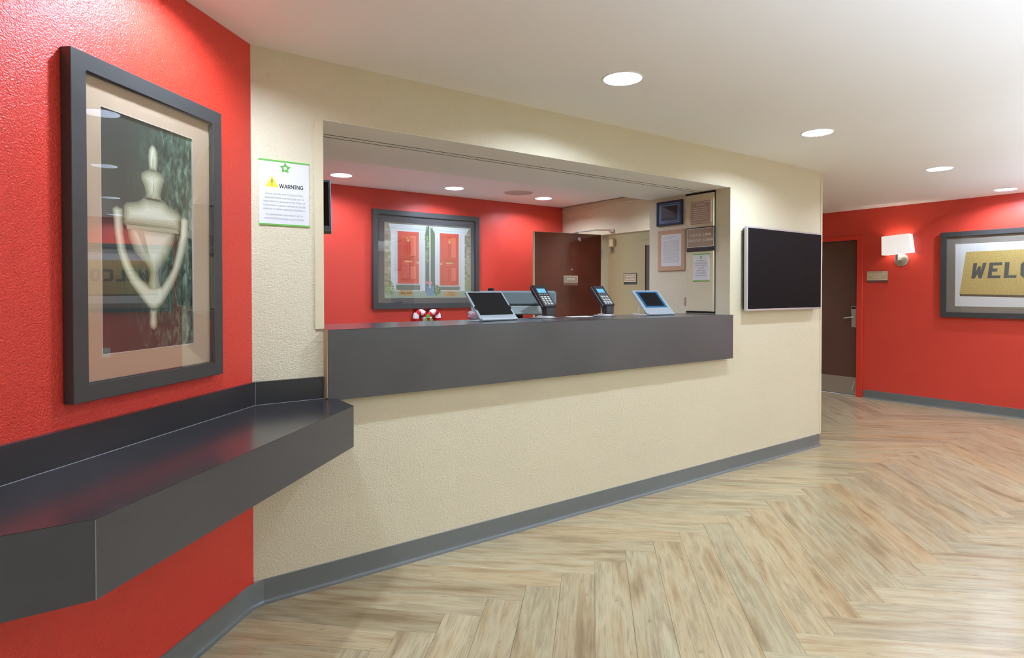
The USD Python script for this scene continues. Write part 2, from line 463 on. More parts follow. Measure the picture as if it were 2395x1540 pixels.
setting('trim_2', cat([bx(OX0, OX1, y - 0.0092, y + 0.0092, OZ1 + 0.0005, OZ1 + 0.02) for y in (3.022, 3.072)]), dark_gap, 'dark shutter slots above the counter opening', 'shutter slot')  # near-black strips give the slots their shade by colour
setting('trim_3', bx(0.869, OX0, YA - 0.007, YA, 1.188, 2.139, 0.002), beige_smooth, 'smooth beige casing strip at the left edge of the counter opening', 'casing')
# left slanted red wall and the wall it turns into
dL, nO = np.array([S2, S2]), np.array([-S2, S2])
a, b = np.array([XC, YA]), np.array([LX, LY])
setting('wall_left', ext_xy(Polygon([a, a + (0, 0.3), b + nO * 0.21, b + (-0.0, 0.3), b]), 0, ZT), red_wall, 'slanted red textured wall above and below the black ledge', 'wall')
setting('wall_left_far', bx(-3.5, LX, LY, LY + 0.12, 0, ZT), beige_smooth, 'beige lobby wall left of the slanted red wall', 'wall')
# right red wall with the door hole
DY0, DY1 = 3.776, 4.70
setting('wall_right', bx(XB, XB + 0.13, -3.5, 7.1, 0, ZT) - bx(XB - 0.1, XB + 0.2, DY0, DY1, -0.1, 2.045) - bx(XB - 0.1, XB + 0.2, -3.0, -0.8, 0.35, 2.25), red_smooth, 'red lobby wall at the right with the brown mechanical room door', 'wall')
setting('wall_end', bx(6.3, 8.3, 7.0, 7.1, 0, ZT), beige_smooth, 'end wall of the hallway past the counter', 'wall')
setting('wall_hall', cat([bx(XE - 0.12, XE, SOF, 4.2, 0, ZT), bx(XO + 0.05, 6.2, 4.2, 4.32, 0, ZT), bx(6.2, 6.32, 4.2, 7.1, 0, ZT) ]), tan_wall, 'tan walls enclosing the passage behind the office doorway', 'wall')  # middle piece runs on, out of view, to keep sky light out
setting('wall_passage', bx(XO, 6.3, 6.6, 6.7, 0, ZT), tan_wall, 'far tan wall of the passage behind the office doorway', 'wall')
setting('ceiling_002', ext_xy(sbox(XO - 0.02, 4.2, 6.3, 6.7).difference(Point(5.5, 5.0).buffer(0.094, quad_segs=12)), ZC, ZC + 0.02), white_paint, 'ceiling of the passage behind the office doorway', 'ceiling')
# office walls
setting('wall_back', bx(-0.3, XO + 0.15, YD, YD + 0.1, 0, ZT), red_smooth, 'red back wall of the office behind the counter', 'wall')
OD0, OD1 = 4.24, 5.165
setting('wall_back_right', bx(XO, XO + 0.11, SOF - 0.02, YD + 0.02, 0, ZT) - bx(XO - 0.1, XO + 0.3, OD0, OD1, -0.1, 2.03), beige_smooth, 'beige office side wall with the open doorway', 'wall')
setting('wall_back_left', cat([bx(-0.3, -0.2, YA + 0.1, YD, 0, ZT), bx(-0.3, OX0 - 0.02, YA + 0.1405, YA + 0.24, 0, ZT)]), beige_smooth, 'beige left side wall of the office', 'wall')  # second piece is added out of view to block stray sky light
setting('trim_4', bx(XO - 0.016, XO, SOF, YD, 2.352, 2.372, 0.004), beige_smooth, 'thin moulding along the top of the office side wall', 'moulding')
# front wall behind the viewer; its unseen window is placed to let daylight in
front = bx(-3.5, 8.3, -3.5, -3.4, 0, ZT)
for wx0, wx1 in ((4.1, 6.0),):
    front = front - bx(wx0, wx1, -3.6, -3.3, 0.35, 2.25)
setting('wall_front', front, beige_smooth, 'beige lobby front wall with a large window', 'wall')
setting('wall_front_left', bx(-3.5, -3.4, -3.4, 1.7, 0, ZT), beige_smooth, 'beige lobby wall at the far left', 'wall')
for n, (wx0, wx1) in enumerate(((4.1, 6.0),)):
    w = thing(f'window_{n + 1}', 'large shop front window in the front wall, out of view', 'window', (wx0, -3.45, 0.35), 0, None, 'structure')
    W_, H_ = wx1 - wx0, 1.9
    part(w, 'window_frame', bx(0, W_, -0.04, 0.04, 0, H_) - bx(0.05, W_ / 2 - 0.02, -0.1, 0.1, 0.05, H_ - 0.05) - bx(W_ / 2 + 0.02, W_ - 0.05, -0.1, 0.1, 0.05, H_ - 0.05), frame_black)
    part(w, 'pane', bx(0.04, W_ / 2, -0.004, 0.004, 0.04, H_ - 0.04), glass)
    part(w, 'pane', bx(W_ / 2, W_ - 0.04, -0.004, 0.004, 0.04, H_ - 0.04), glass)


w = thing('window_2', 'large window in the right red wall, out of view', 'window', (XB + 0.06, -0.8, 0.35), -90, None, 'structure')  # out of view, placed to bring daylight and reflections into the lobby
part(w, 'window_frame', bx(0, 2.2, -0.04, 0.04, 0, 1.9) - bx(0.05, 1.08, -0.1, 0.1, 0.05, 1.85) - bx(1.12, 2.15, -0.1, 0.1, 0.05, 1.85), frame_black)
part(w, 'pane', bx(0.04, 1.10, -0.004, 0.004, 0.04, 1.86), glass)
part(w, 'pane', bx(1.10, 2.16, -0.004, 0.004, 0.04, 1.86), glass)


# baseboards: cove base profile (offset from the wall, height)
def base_profile():
    return [(0, 0), (0.023, 0), (0.023, 0.0025), (0.013, 0.0055), (0.007, 0.012), (0.0045, 0.026), (0.004, 0.101), (0, 0.103)]


def baseboard(pts, inward):
    """polyline of wall foot points; inward(n) unit normals towards the room per segment, mitred."""
    pts = [np.array(p, float) for p in pts]
    nrm = [np.array(n, float) for n in inward]
    prof = base_profile()
    V, F = [], []
    for i, p in enumerate(pts):
        if i == 0:
            m = nrm[0]
        elif i == len(pts) - 1:
            m = nrm[-1]
        else:
            m = (nrm[i - 1] + nrm[i])
            m = m / (1 + nrm[i - 1] @ nrm[i])
        for o, z in prof:
            V.append([p[0] + m[0] * o, p[1] + m[1] * o, z])
    k = len(prof)
    for i in range(len(pts) - 1):
        for j in range(k):
            a_, b_ = i * k + j, i * k + (j + 1) % k
            F += [[a_, a_ + k, b_ + k], [a_, b_ + k, b_]]
    for i0 in (0, (len(pts) - 1) * k):
        for j in range(1, k - 1):
            F.append([i0, i0 + j, i0 + j + 1])
    t = trimesh.Trimesh(np.array(V), np.array(F), process=False)
    trimesh.repair.fix_normals(t)
    return t


nL = np.array([S2, -S2])
c1, c2 = (XC - 0.04 * S2, YA - 0.04 * S2), (XC + 0.04, YA)
setting('baseboard_left', baseboard([(-3.4, LY), (LX, LY), c1, (XC - 0.008, YA - 0.020), (XC + 0.012, YA - 0.009), c2, (c2[0] + 0.002, YA)], [(0, -1), nL, (0.55, -0.835), (0.383, -0.924), (0.20, -0.98), (0, -1)]), vinyl_base, 'grey rubber cove base along the slanted red wall', 'baseboard', 30)
setting('baseboard_middle', baseboard([(c2[0] + 0.002, YA), (XE + 0.001, YA)], [(0, -1)]), vinyl_base, 'grey rubber cove base under the reception counter', 'baseboard', 30)
setting('baseboard_right', baseboard([(XB, 3.70), (XB, -3.4)], [(-1, 0)]), vinyl_base, 'grey rubber cove base along the right red wall', 'baseboard', 30)
setting('trim_5', cat([bx(XE + 0.004, XE + 0.030, YA - 0.004, YA + 0.004, 0.10, 2.40, 0.001), bx(XE, XE + 0.004, YA - 0.003, YA + 0.06, 0.1, 2.40)]), beige_smooth, 'beige corner guard on the free end of the counter wall', 'corner guard')

# jamb side of the opening: shutter pocket door in the right cheek
jd = thing('door_4', 'beige shutter pocket panel door on the right cheek of the counter opening', 'panel door', (OX1, 0, 0), kind='structure')
part(jd, 'panel', bx(-0.012, 0, 2.91, 3.172, 1.205, 2.132, 0.002), beige_smooth)
part(jd, 'gap_strip', cat([bx(-0.004, 0, 2.90, 3.172, 1.192, 1.205), bx(-0.006, 0, 2.90, 3.18, 2.132, 2.148), bx(-0.003, 0, 2.898, 2.902, 1.19, 2.14)]), dark_gap)  # dark strips painted for the shade in the gaps round the panel
for z in (1.28, 2.03):
    part(jd, 'hinge', cat([bx(-0.0145, -0.010, 3.165, 3.180, z - 0.035, z + 0.035, 0.001), bx(-0.016, -0.010, 3.169, 3.175, z - 0.036, z + 0.036)]), nickel)

# ---------------------------------------------------------------- ledge along the slanted wall
ledge = thing('wall_ledge', 'long black laminate ledge bent along the slanted red wall', 'ledge')
ZL, ZU = 0.871, 0.695
end = np.array([0.949, 2.499])
lf = np.array([0.022, 1.575])
plan = Polygon([a, (0.949, YA), (0.949, 2.7195), (0.949, 2.499), lf, (LX, LY)])
lp_ = Polygon([a, (0.908, YA), (0.908, 2.7185), (0.949, 2.7185), end, lf, b])
inn = Polygon([a, (0.908, YA), (0.908, 2.7185), (0.9285, 2.7185), (0.9285, 2.5075), (0.0135, 1.5955), (LX + 0.03, LY + 0.0205)])
part(ledge, 'top', cat([ext_xy(lp_, ZL - 0.0018, ZL), ext_xy(inn, ZL - 0.03, ZL - 0.0019)]), laminate)


def slab(p, q, n, t, z0, z1):
    p, q, n = np.array(p), np.array(q), np.array(n)
    return ext_xy(Polygon([p, q, q - n * t, p - n * t]), z0, z1)


part(ledge, 'front_fascia', slab(lf, end, nL, 0.02, ZU, ZL - 0.0019), ledge_face)
part(ledge, 'end_fascia', slab(end, (0.949, 2.7185), (1, 0), 0.02, ZU, ZL - 0.0019), ledge_face)
part(ledge, 'end_fascia', slab(b, lf, (0, -1), 0.02, ZU, ZL - 0.0019), ledge_face)
part(ledge, 'backsplash', slab(b, a, nL * -1, 0.018, ZL, 0.971), laminate)
part(ledge, 'backsplash', slab(a, (0.905, YA), (0, 1), 0.018, ZL, 0.971), laminate)
seam = lambda p: tube([p, p + np.array([0, 0, 0.101])], 0.0015, 6)
q1 = np.array([XC + 0.0075, YA - 0.0185])
cl = [tube([np.r_[b + nL * 0.0185, ZL], np.r_[q1, ZL]], 0.0014, 6), tube([np.r_[q1, ZL], np.r_[(0.905, YA - 0.0185), ZL]], 0.0014, 6), seam(np.r_[q1, ZL]), seam(np.array([0.905, YA - 0.0185, ZL]))]
cl += [tube([np.r_[lf + (0, -0.0002), ZU], np.r_[lf, ZL - 0.003]], 0.0011, 6)]
part(ledge, 'caulk_line', cat(cl), caulk)

# ---------------------------------------------------------------- reception counter
ct = thing('reception_counter', 'dark reception counter with a deep charcoal fascia in the beige wall', 'counter')
part(ct, 'countertop', cat([bx(0.913, 3.985, YA - 0.05, 3.20, 1.1850, 1.187), bx(0.914, 3.985, YA - 0.0295, 3.199, 1.165, 1.1849)]), laminate)
part(ct, 'fascia', bx(0.9135, 3.970, YA - 0.050, YA - 0.030, 0.862, 1.1849, 0.0006), laminate_face)
part(ct, 'end_strip', bx(0.909, 0.9133, YA - 0.048, YA, 0.875, 1.186), tan_edge, label='raw tan end edge')
dk = thing('desk', 'low dark desk hidden behind the reception counter', 'desk')
part(dk, 'desk_top', bx(0.95, 3.95, 3.21, 3.88, 0.74, 0.77, 0.002), laminate)
for x in (0.96, 2.43, 3.90):
    part(dk, 'panel_leg', bx(x, x + 0.03, 3.23, 3.86, 0, 0.739), laminate)

# ---------------------------------------------------------------- recessed downlights
def make_downlight(name, label, loc, lamp, group=None):
    t = thing(name, label, 'downlight', loc, 0, group)
    part(t, 'trim_ring', lathe([(0.0935, 0.004), (0.0935, -0.0012), (0.0975, -0.003), (0.102, -0.0028), (0.1035, -0.0001), (0.1035, 0.0)], 40), trim_white, 40)
    part(t, 'reflector', lathe([(0.0935, 0.0), (0.089, 0.03), (0.075, 0.068), (0.052, 0.0695), (0.0, 0.0695)], 40), reflector, 50)
    part(t, 'lamp', lathe([(0.014, 0.0685)] + [(0.036 * math.sin(t), 0.047 + 0.024 * math.cos(t)) for t in np.linspace(0.5, math.pi, 10)], 28), lamp, 40)
    return t


names = ['large round recessed downlight in the ceiling, nearest in view, above the counter middle',
         'round recessed downlight in the lobby ceiling above the wall mounted television end',
         'round recessed lobby downlight above the bare floor between the television and the wall lamp',
         'round recessed downlight in the lobby ceiling just above the doormat picture wall',
         'round recessed downlight close to the slanted red wall, above the picture, out of view']
d0 = make_downlight('downlight', names[0], (*LOBBY[0], ZC), glow)
for (x, y), nm in zip(LOBBY[1:], names[1:]):
    dup(d0, nm, (x, y, ZC))
dup(d0, 'small sliver of a downlight in the hallway ceiling past the wall end', (*HALL[0], ZC))
o0 = None
for (x, y), nm in zip(OFFICE, ('left one of three recessed downlights in the office ceiling', 'middle recessed downlight of three in the office ceiling', 'right office ceiling downlight beside the round speaker grille')):
    if o0 is None:
        o0 = make_downlight('downlight', nm, (x, y, ZC), glow_office)
    else:
        dup(o0, nm, (x, y, ZC))
for x, y in OFFICE_UNSEEN:
    dup(o0, 'recessed downlight in the front of the office ceiling, hidden by the header', (x, y, ZC), group='office downlights hidden by the header')
for x, y in UNSEEN:
    dup(d0, 'recessed downlight over the lobby behind the viewpoint', (x, y, ZC), group='lobby downlights out of view')
make_downlight('downlight', 'warm dim downlight in the passage behind the office doorway', (5.5, 5.0, ZC), glow_hall)  # lamp out of view, placed to light the tan passage walls

sp = thing('ceiling_speaker', 'round flush speaker grille in the office ceiling', 'speaker', (3.815, 5.229, ZC))
part(sp, 'rim', lathe([(0.150, 0.006), (0.150, -0.004), (0.157, -0.006), (0.163, -0.004), (0.164, 0.0)], 40), trim_white, 40)
part(sp, 'grille', lathe([(0.150, -0.001)] + [(r, -0.004 + 0.0012 * (k % 2)) for k, r in enumerate(np.linspace(0.145, 0.01, 22))] + [(0.0, -0.004)], 40), mat('speaker_grille', (0.52, 0.47, 0.42), 0.6), 20)


def uplighter(label, loc):  # uplighters added out of view to fill the ceiling with light
    t = thing('floor_lamp', label, 'floor lamp', loc, 0, 'floor uplighters out of view')
    part(t, 'base', lathe([(0.0, 0.022), (0.14, 0.020), (0.15, 0.012), (0.15, 0.0), (0.0, 0.0)], 32), frame_black, 30)
    part(t, 'pole', tube([(0, 0, 0.02), (0, 0, 0.95)], 0.012, 12), frame_black, 40)
    part(t, 'bowl', lathe([(0.0, 0.93), (0.10, 0.945), (0.155, 1.00), (0.165, 1.06), (0.160, 1.06), (0.150, 1.003), (0.098, 0.950), (0.0, 0.936)], 36), trim_white, 40)
    part(t, 'lamp', lathe([(0.0, 0.975), (0.055, 0.972), (0.06, 0.965), (0.055, 0.95), (0.0, 0.948)], 24), glow_up, 40)
    return t


u0 = uplighter('floor uplighter standing in the lobby beside the viewpoint', (1.1, -0.75, 0))
for x, y in ((2.7, -0.55), (5.0, -0.3), (7.2, 0.35)):
    dup(u0, 'floor uplighter standing in the lobby beside the viewpoint', (x, y, 0))


# ---------------------------------------------------------------- framed pictures (local frame: x right, y into the wall, z up)
def picture(name, label, loc, rz, x0, x1, z0, z1, fw_, depth, mat_m, px0, px1, pz0, pz1, print_m, lean=0.0):
    t = thing(name, label, 'picture', loc, rz)
    fr = bx(x0, x1, -depth, -0.0, z0, z1, 0.0015) - bx(x0 + fw_, x1 - fw_, -1, 1, z0 + fw_, z1 - fw_)
    lip = bx(x0 + fw_ - 0.001, x1 - fw_ + 0.001, -depth + 0.009, -depth + 0.013, z0 + fw_ - 0.001, z1 - fw_ + 0.001) - bx(x0 + fw_ + 0.004, x1 - fw_ - 0.004, -1, 1, z0 + fw_ + 0.004, z1 - fw_ - 0.004)
    part(t, 'frame', cat([fr, lip]), frame_black)
    pr = part(t, 'print', bx(px0 - 0.01, px1 + 0.01, -depth + 0.024, -depth + 0.026, pz0 - 0.01, pz1 + 0.01), print_m)
    w = bx(x0 + fw_ - 0.005, x1 - fw_ + 0.005, -depth + 0.019, -depth + 0.022, z0 + fw_ - 0.005, z1 - fw_ + 0.005) - bx(px0, px1, -1, 1, pz0, pz1)
    part(t, 'mount', w, mat_m)
    bv = bx(px0 - 0.0015, px1 + 0.0015, -depth + 0.0185, -depth + 0.0235, pz0 - 0.0015, pz1 + 0.0015) - bx(px0, px1, -1, 1, pz0, pz1)
    part(t, 'mount_edge', bv, bevel_white)
    part(t, 'backing', bx(x0 + 0.01, x1 - 0.01, -depth + 0.027, -0.001, z0 + 0.01, z1 - 0.01), dark_gap)
    gl = tm(bx(x0 + fw_ - 0.003, x1 - fw_ + 0.003, -depth + 0.0155, -depth + 0.0172, z0 + fw_ - 0.003, z1 - fw_ + 0.003))
    gl.vertices[:, 1] -= lean * (gl.vertices[:, 0] - x0)
    part(t, 'glazing', gl, glass)
    return t, pr, -depth + 0.024


# door knocker print on the slanted wall; local x = distance along the wall from the corner
dark_green = usdkit.material(stage, '/World/Looks/wet_dark_door_print', {
    'g': ('texture_coordinate', {}), 'm': ('mapping', {'scale': (55, 1, 22)}), 'n': ('noise_texture', {'scale': 1.0, 'detail': 3.0, 'roughness': 0.6, 'distortion': 0.8}),
    'g2': ('separate_xyz', {}), 'mr': ('map_range', {'from_min': -0.70, 'from_max': -0.42, 'to_min': 0.0, 'to_max': 1.0, 'clamp': True}),
    'r': ('rgb_ramp', {'ramp': [(0.40, lin(38, 56, 50)), (0.56, lin(78, 108, 92)), (0.68, lin(128, 160, 140))]}),
    'x': ('mix_color', {'blend_type': 'mix', 'a': lin(44, 54, 52)}), 'p': ('principled_bsdf', {'roughness': 0.6})},
    [('g.object', 'm.vector'), ('m.vector', 'n.vector'), ('n.fac', 'r.fac'), ('g.object', 'g2.vector'), ('g2.x', 'mr.value'), ('mr.result', 'x.fac'), ('r.color', 'x.b'), ('x.result', 'p.base_color')], surface='p.BSDF')
pk, pr, yp = picture('framed_picture', 'tall black framed photograph of a metal door knocker on the slanted red wall', (XC, YA, 0), 45, -0.908, -0.246, 1.041, 2.049, 0.050, 0.035, mat_tan, -0.789, -0.388, 1.171, 1.917, dark_green, 0.0255)
kn = [mat('knocker_print_%s' % c, lin(*v), 0.6) for c, v in zip('abcdef', ((132, 136, 112), (162, 166, 138), (188, 191, 163), (206, 209, 184), (220, 223, 202), (232, 234, 216)))]
cx = -0.574
sil = {
    'knocker_arm_print': [(-0.743, 1.618), (-0.728, 1.627), (-0.704, 1.620), (-0.702, 1.545), (-0.691, 1.491), (-0.666, 1.441), (-0.635, 1.405), (-0.592, 1.377), (-0.541, 1.378), (-0.511, 1.412), (-0.487, 1.445), (-0.468, 1.500), (-0.451, 1.560), (-0.446, 1.622), (-0.425, 1.630), (-0.406, 1.619), (-0.409, 1.560), (-0.423, 1.500), (-0.449, 1.440), (-0.488, 1.374), (-0.536, 1.318), (-0.565, 1.299), (-0.586, 1.299), (-0.604, 1.311), (-0.636, 1.344), (-0.677, 1.388), (-0.707, 1.439), (-0.726, 1.489), (-0.736, 1.542)],
    'knocker_urn_print': [(-0.690, 1.580), (-0.681, 1.531), (-0.655, 1.485), (-0.613, 1.455), (-0.597, 1.439), (-0.590, 1.423), (-0.600, 1.381), (-0.600, 1.34), (-0.548, 1.34), (-0.547, 1.380), (-0.558, 1.422), (-0.549, 1.441), (-0.534, 1.455), (-0.505, 1.482), (-0.480, 1.532), (-0.467, 1.580)],
    'knocker_cap_print': [(-0.700, 1.630), (-0.690, 1.642), (-0.640, 1.653), (-0.612, 1.672), (-0.530, 1.672), (-0.500, 1.655), (-0.455, 1.640), (-0.441, 1.628), (-0.446, 1.575), (-0.458, 1.569), (-0.694, 1.569), (-0.702, 1.58)],
    'knocker_stem_print': [(-0.612, 1.665), (-0.607, 1.686), (-0.614, 1.709), (-0.627, 1.730), (-0.625, 1.748), (-0.610, 1.758), (-0.590, 1.768), (-0.560, 1.768), (-0.540, 1.762), (-0.526, 1.752), (-0.524, 1.738), (-0.535, 1.715), (-0.543, 1.690), (-0.536, 1.665)],
    'knocker_finial_print': [(-0.590, 1.766), (-0.593, 1.779), (-0.596, 1.806), (-0.593, 1.830), (-0.584, 1.846), (-0.574, 1.851), (-0.563, 1.846), (-0.556, 1.833), (-0.553, 1.808), (-0.555, 1.785), (-0.558, 1.766)],
    'knocker_drop_print': [(-0.595, 1.302), (-0.593, 1.282), (-0.596, 1.257), (-0.592, 1.240), (-0.577, 1.231), (-0.565, 1.238), (-0.560, 1.255), (-0.562, 1.280), (-0.559, 1.301)]}
for k, pts in sil.items():
    P = Polygon(pts).buffer(0.004).buffer(-0.004).buffer(-0.003).buffer(0.003)
    c0 = part(pk, k, ext_xz(P, yp, 0.0004), kn[0])
    wide = 0.5 * min(P.bounds[2] - P.bounds[0], P.bounds[3] - P.bounds[1])
    step = 0.0032 if 'arm' in k else (0.0034 if wide < 0.03 else 0.0075)
    for n in range(1, 6):
        Q = affinity.translate(P.buffer(-step * n), -0.0006 * n, 0.0004 * n)
        if polys(Q):
            part(c0, 'print_tone', ext_xz(Q, yp - 0.0004 - 0.0001 * (n - 1), 0.0001), kn[n])
# dark line down the middle of the stem and the urn's soft shade
part(pk, 'knocker_shade_print', ext_xz(unary_union([Polygon([(-0.580, 1.672), (-0.574, 1.745), (-0.568, 1.672)]), Polygon([(-0.581, 1.775), (-0.575, 1.83), (-0.571, 1.775)]), Polygon([(-0.655, 1.568), (-0.60, 1.46), (-0.588, 1.46), (-0.622, 1.568)]), Polygon([(-0.690, 1.560), (-0.452, 1.566), (-0.468, 1.578), (-0.688, 1.574)])]).buffer(0.0001), yp - 0.0010, 0.0001), kn[2])

# two red doors print on the office back wall
pd, pr, yp = picture('framed_picture', 'black framed photograph of two red front doors on the office back wall', (0, YD, 0), 0, 2.420, 3.696, 1.180, 2.206, 0.052, 0.045, mat_dark, 2.552, 3.586, 1.297, 2.078, mat_bump('stone_print', lin(150, 150, 128), 0.6, 24, 0.0001, 0.05, 3.0, 0.1, stretch=(1, 1, 2.6)))
stone = [mat('stone_print_%d' % i, lin(*v), 0.6) for i, v in enumerate(((168, 150, 128), (132, 124, 98), (176, 172, 148), (150, 138, 108)))]
r2 = random.Random(3)
for s0, s1 in ((2.553, 2.625), (3.50, 3.585)):
    z = 1.40
    while z < 2.05:
        x = s0
        while x < s1:
            w = min(r2.uniform(0.03, 0.06), s1 - x)
            if w > 0.012:
                part(pr, 'stone_print', ext_xz(rect(x, x + w - 0.004, z, z + 0.026), yp, 0.0002), r2.choice(stone))
            x += w
        z += 0.031
pw = [mat('door_print_%s' % n, lin(*v), 0.6) for n, v in (('white', (206, 212, 212)), ('white_shade', (176, 186, 186)), ('red', (206, 84, 62)), ('red_dark', (168, 58, 42)), ('red_light', (222, 112, 84)), ('gap', (96, 112, 100)), ('step', (110, 118, 104)), ('ground', (150, 168, 148)), ('brass', (196, 176, 110)), ('blue', (110, 146, 168)), ('coir', (190, 154, 96)), ('coir_text', (60, 50, 40)), ('leaf', (96, 124, 72)), ('leaf_pale', (146, 168, 112)), ('pink', (222, 150, 156)))]
WH, WS, RD, RK, RL, GP, STP, GR, BR, BL, CO, COT, LF, LP, PK = pw
lay = lambda nm, poly, k, m, par=None: part(pd if par is None else par, nm, ext_xz(poly, yp - 0.0002 - 0.0002 * k, 0.0002), m)
lay('ground_print', rect(2.553, 3.585, 1.298, 1.385), 0, GR)
lay('gap_print', rect(3.015, 3.14, 1.36, 2.07), 0, GP)
for x0, x1, cl_, cr_ in ((2.621, 3.020, 2.600, 3.052), (3.137, 3.513, 3.082, 3.575)):
    lay('door_surround_print', unary_union([rect(x0, x1, 1.365, 2.02), Polygon([(x0, 1.99), (cl_, 2.066), (cr_, 2.068), (x1, 1.99)])]), 1, WH)
    lay('surround_shade_print', unary_union([rect(x0 + 0.055, x0 + 0.062, 1.37, 2.0), rect(x1 - 0.055, x1 - 0.049, 1.37, 2.0), rect(x0 - 0.01, x1 + 0.01, 2.022, 2.028), rect(cl_ + 0.02, cr_ - 0.02, 2.048, 2.052)]), 2, WS)
for x0, x1, z0, z1, kx in ((2.697, 2.945, 1.445, 1.994, 2.93), (3.199, 3.436, 1.428, 2.000, 3.213)):
    dr = lay('red_door_print', rect(x0, x1, z0, z1), 3, RD)
    mx = (x0 + x1) / 2
    h = z1 - z0
    for p0, p1 in ((x0 + 0.025, mx - 0.012), (mx + 0.012, x1 - 0.025)):
        for q0, q1 in ((z0 + 0.52 * h, z1 - 0.03), (z0 + 0.07 * h, z0 + 0.36 * h)):
            lay('door_panel_print', rect(p0, p1, q0, q1).difference(rect(p0 + 0.004, p1 - 0.004, q0 + 0.004, q1 - 0.004)), 4, RK)
            lay('door_panel_print', rect(p0 + 0.012, p1 - 0.012, q0 + 0.012, q1 - 0.012), 4, RL if p0 > mx else RD)
    lay('door_line_print', rect(x0, x1, z0 + 0.47 * h, z0 + 0.48 * h), 4, RK)
    lay('letter_slot_print', rect(mx - 0.042, mx + 0.042, z0 + 0.415 * h, z0 + 0.44 * h), 5, BR)
    lay('door_knocker_print', unary_union([Point(mx, z1 - 0.095).buffer(0.015), Point(mx - 0.012, z1 - 0.070).buffer(0.008), Point(mx + 0.012, z1 - 0.070).buffer(0.008)]), 5, BR)
    lay('door_knob_print', Point(kx, z0 + 0.41 * h).buffer(0.012), 5, BR)
    lay('step_print', rect(x0 - 0.015, x1 + 0.012, 1.377, z0 - 0.002), 3, STP)
    lay('step_edge_print', rect(x0 - 0.015, x1 + 0.012, z0 - 0.014, z0 - 0.002), 4, WS)
lay('downpipe_print', rect(3.068, 3.084, 1.40, 2.07), 4, WH)
lay('doormat_print', Polygon([(2.72, 1.376), (2.868, 1.374), (2.874, 1.317), (2.711, 1.317)]), 3, CO)
lay('doormat_print', Polygon([(3.252, 1.366), (3.405, 1.366), (3.435, 1.308), (3.238, 1.308)]), 3, CO)
part(pd, 'doormat_words', cat([words('WELCOME', 0.022, 2.794, 1.335, yp - 0.0008, bold=True, maxw=0.13, depth=0.0002), words('PLEASE', 0.014, 3.333, 1.344, yp - 0.0008, bold=True, maxw=0.09, depth=0.0002), words('WELCOME', 0.015, 3.335, 1.319, yp - 0.0008, bold=True, maxw=0.14, depth=0.0002)]), COT)
lay('flower_pot_print', Polygon([(3.030, 1.425), (3.126, 1.425), (3.120, 1.318), (3.036, 1.318)]), 3, BL)


def blob(cx_, cz_, rx, rz_, n, seed, size=0.012):
    g = random.Random(seed)
    ps = []
    for _ in range(n):
        t, u = g.uniform(0, 6.283), math.sqrt(g.random())
        e = affinity.rotate(affinity.scale(Point(0, 0).buffer(size, quad_segs=2), 1, 0.4), g.uniform(0, 180), origin=(0, 0))
        ps.append(affinity.translate(e, cx_ + rx * u * math.cos(t), cz_ + rz_ * u * math.sin(t)))
    return unary_union(ps).intersection(rect(2.553, 3.585, 1.298, 2.077))


lay('foliage_print', blob(2.60, 1.40, 0.05, 0.075, 70, 1), 5, LF)
lay('foliage_print', blob(2.61, 1.39, 0.05, 0.07, 40, 2), 6, LP)
lay('foliage_print', blob(3.55, 1.44, 0.035, 0.08, 40, 3), 5, LP)
lay('foliage_print', blob(3.16, 1.375, 0.04, 0.055, 60, 4), 6, LF)
lay('foliage_print', blob(3.045, 1.92, 0.025, 0.14, 70, 5), 2, LF)
lay('foliage_print', blob(3.11, 1.90, 0.022, 0.15, 70, 6), 2, LF)
lay('foliage_print', blob(3.045, 1.83, 0.025, 0.16, 40, 7), 3, LP)
lay('flower_print', blob(3.065, 1.455, 0.04, 0.022, 26, 8, 0.010), 7, PK)

# doormat print on the right wall; local x = -world y
pm, pr, yp = picture('framed_picture', 'wide black framed photograph of a coir doormat on the right red wall', (XB, 0, 0), -90, -2.840, -1.240, 1.066, 2.045, 0.055, 0.042, mat_grey, -2.698, -1.382, 1.195, 1.912, print_white)
coir_m = usdkit.material(stage, '/World/Looks/coir_print', {
    'g': ('texture_coordinate', {}), 'm': ('mapping', {'scale': (60, 1, 160)}), 'n': ('noise_texture', {'scale': 1.0, 'detail': 3.0, 'roughness': 0.7}),
    'r': ('rgb_ramp', {'ramp': [(0.3, lin(172, 142, 80)), (0.5, lin(208, 182, 106)), (0.7, lin(230, 212, 142))]}), 'p': ('principled_bsdf', {'roughness': 0.8})},
    [('g.object', 'm.vector'), ('m.vector', 'n.vector'), ('n.fac', 'r.fac'), ('r.color', 'p.base_color')], surface='p.BSDF')
mat_edge = mat('coir_edge_print', lin(92, 78, 52), 0.8)
mat_word = mat('doormat_lettering', lin(74, 84, 84), 0.8)
part(pm, 'doormat_edge_print', ext_xz(Polygon([(-2.657, 1.345), (-1.425, 1.345), (-1.420, 1.305), (-2.060, 1.297), (-2.650, 1.310)]), yp, 0.0003), mat_edge)
part(pm, 'doormat_print', ext_xz(Polygon([(-2.597, 1.810), (-1.480, 1.814), (-1.420, 1.328), (-2.0, 1.322), (-2.657, 1.332)]).buffer(-0.012).buffer(0.012), yp - 0.0003, 0.0003), coir_m)
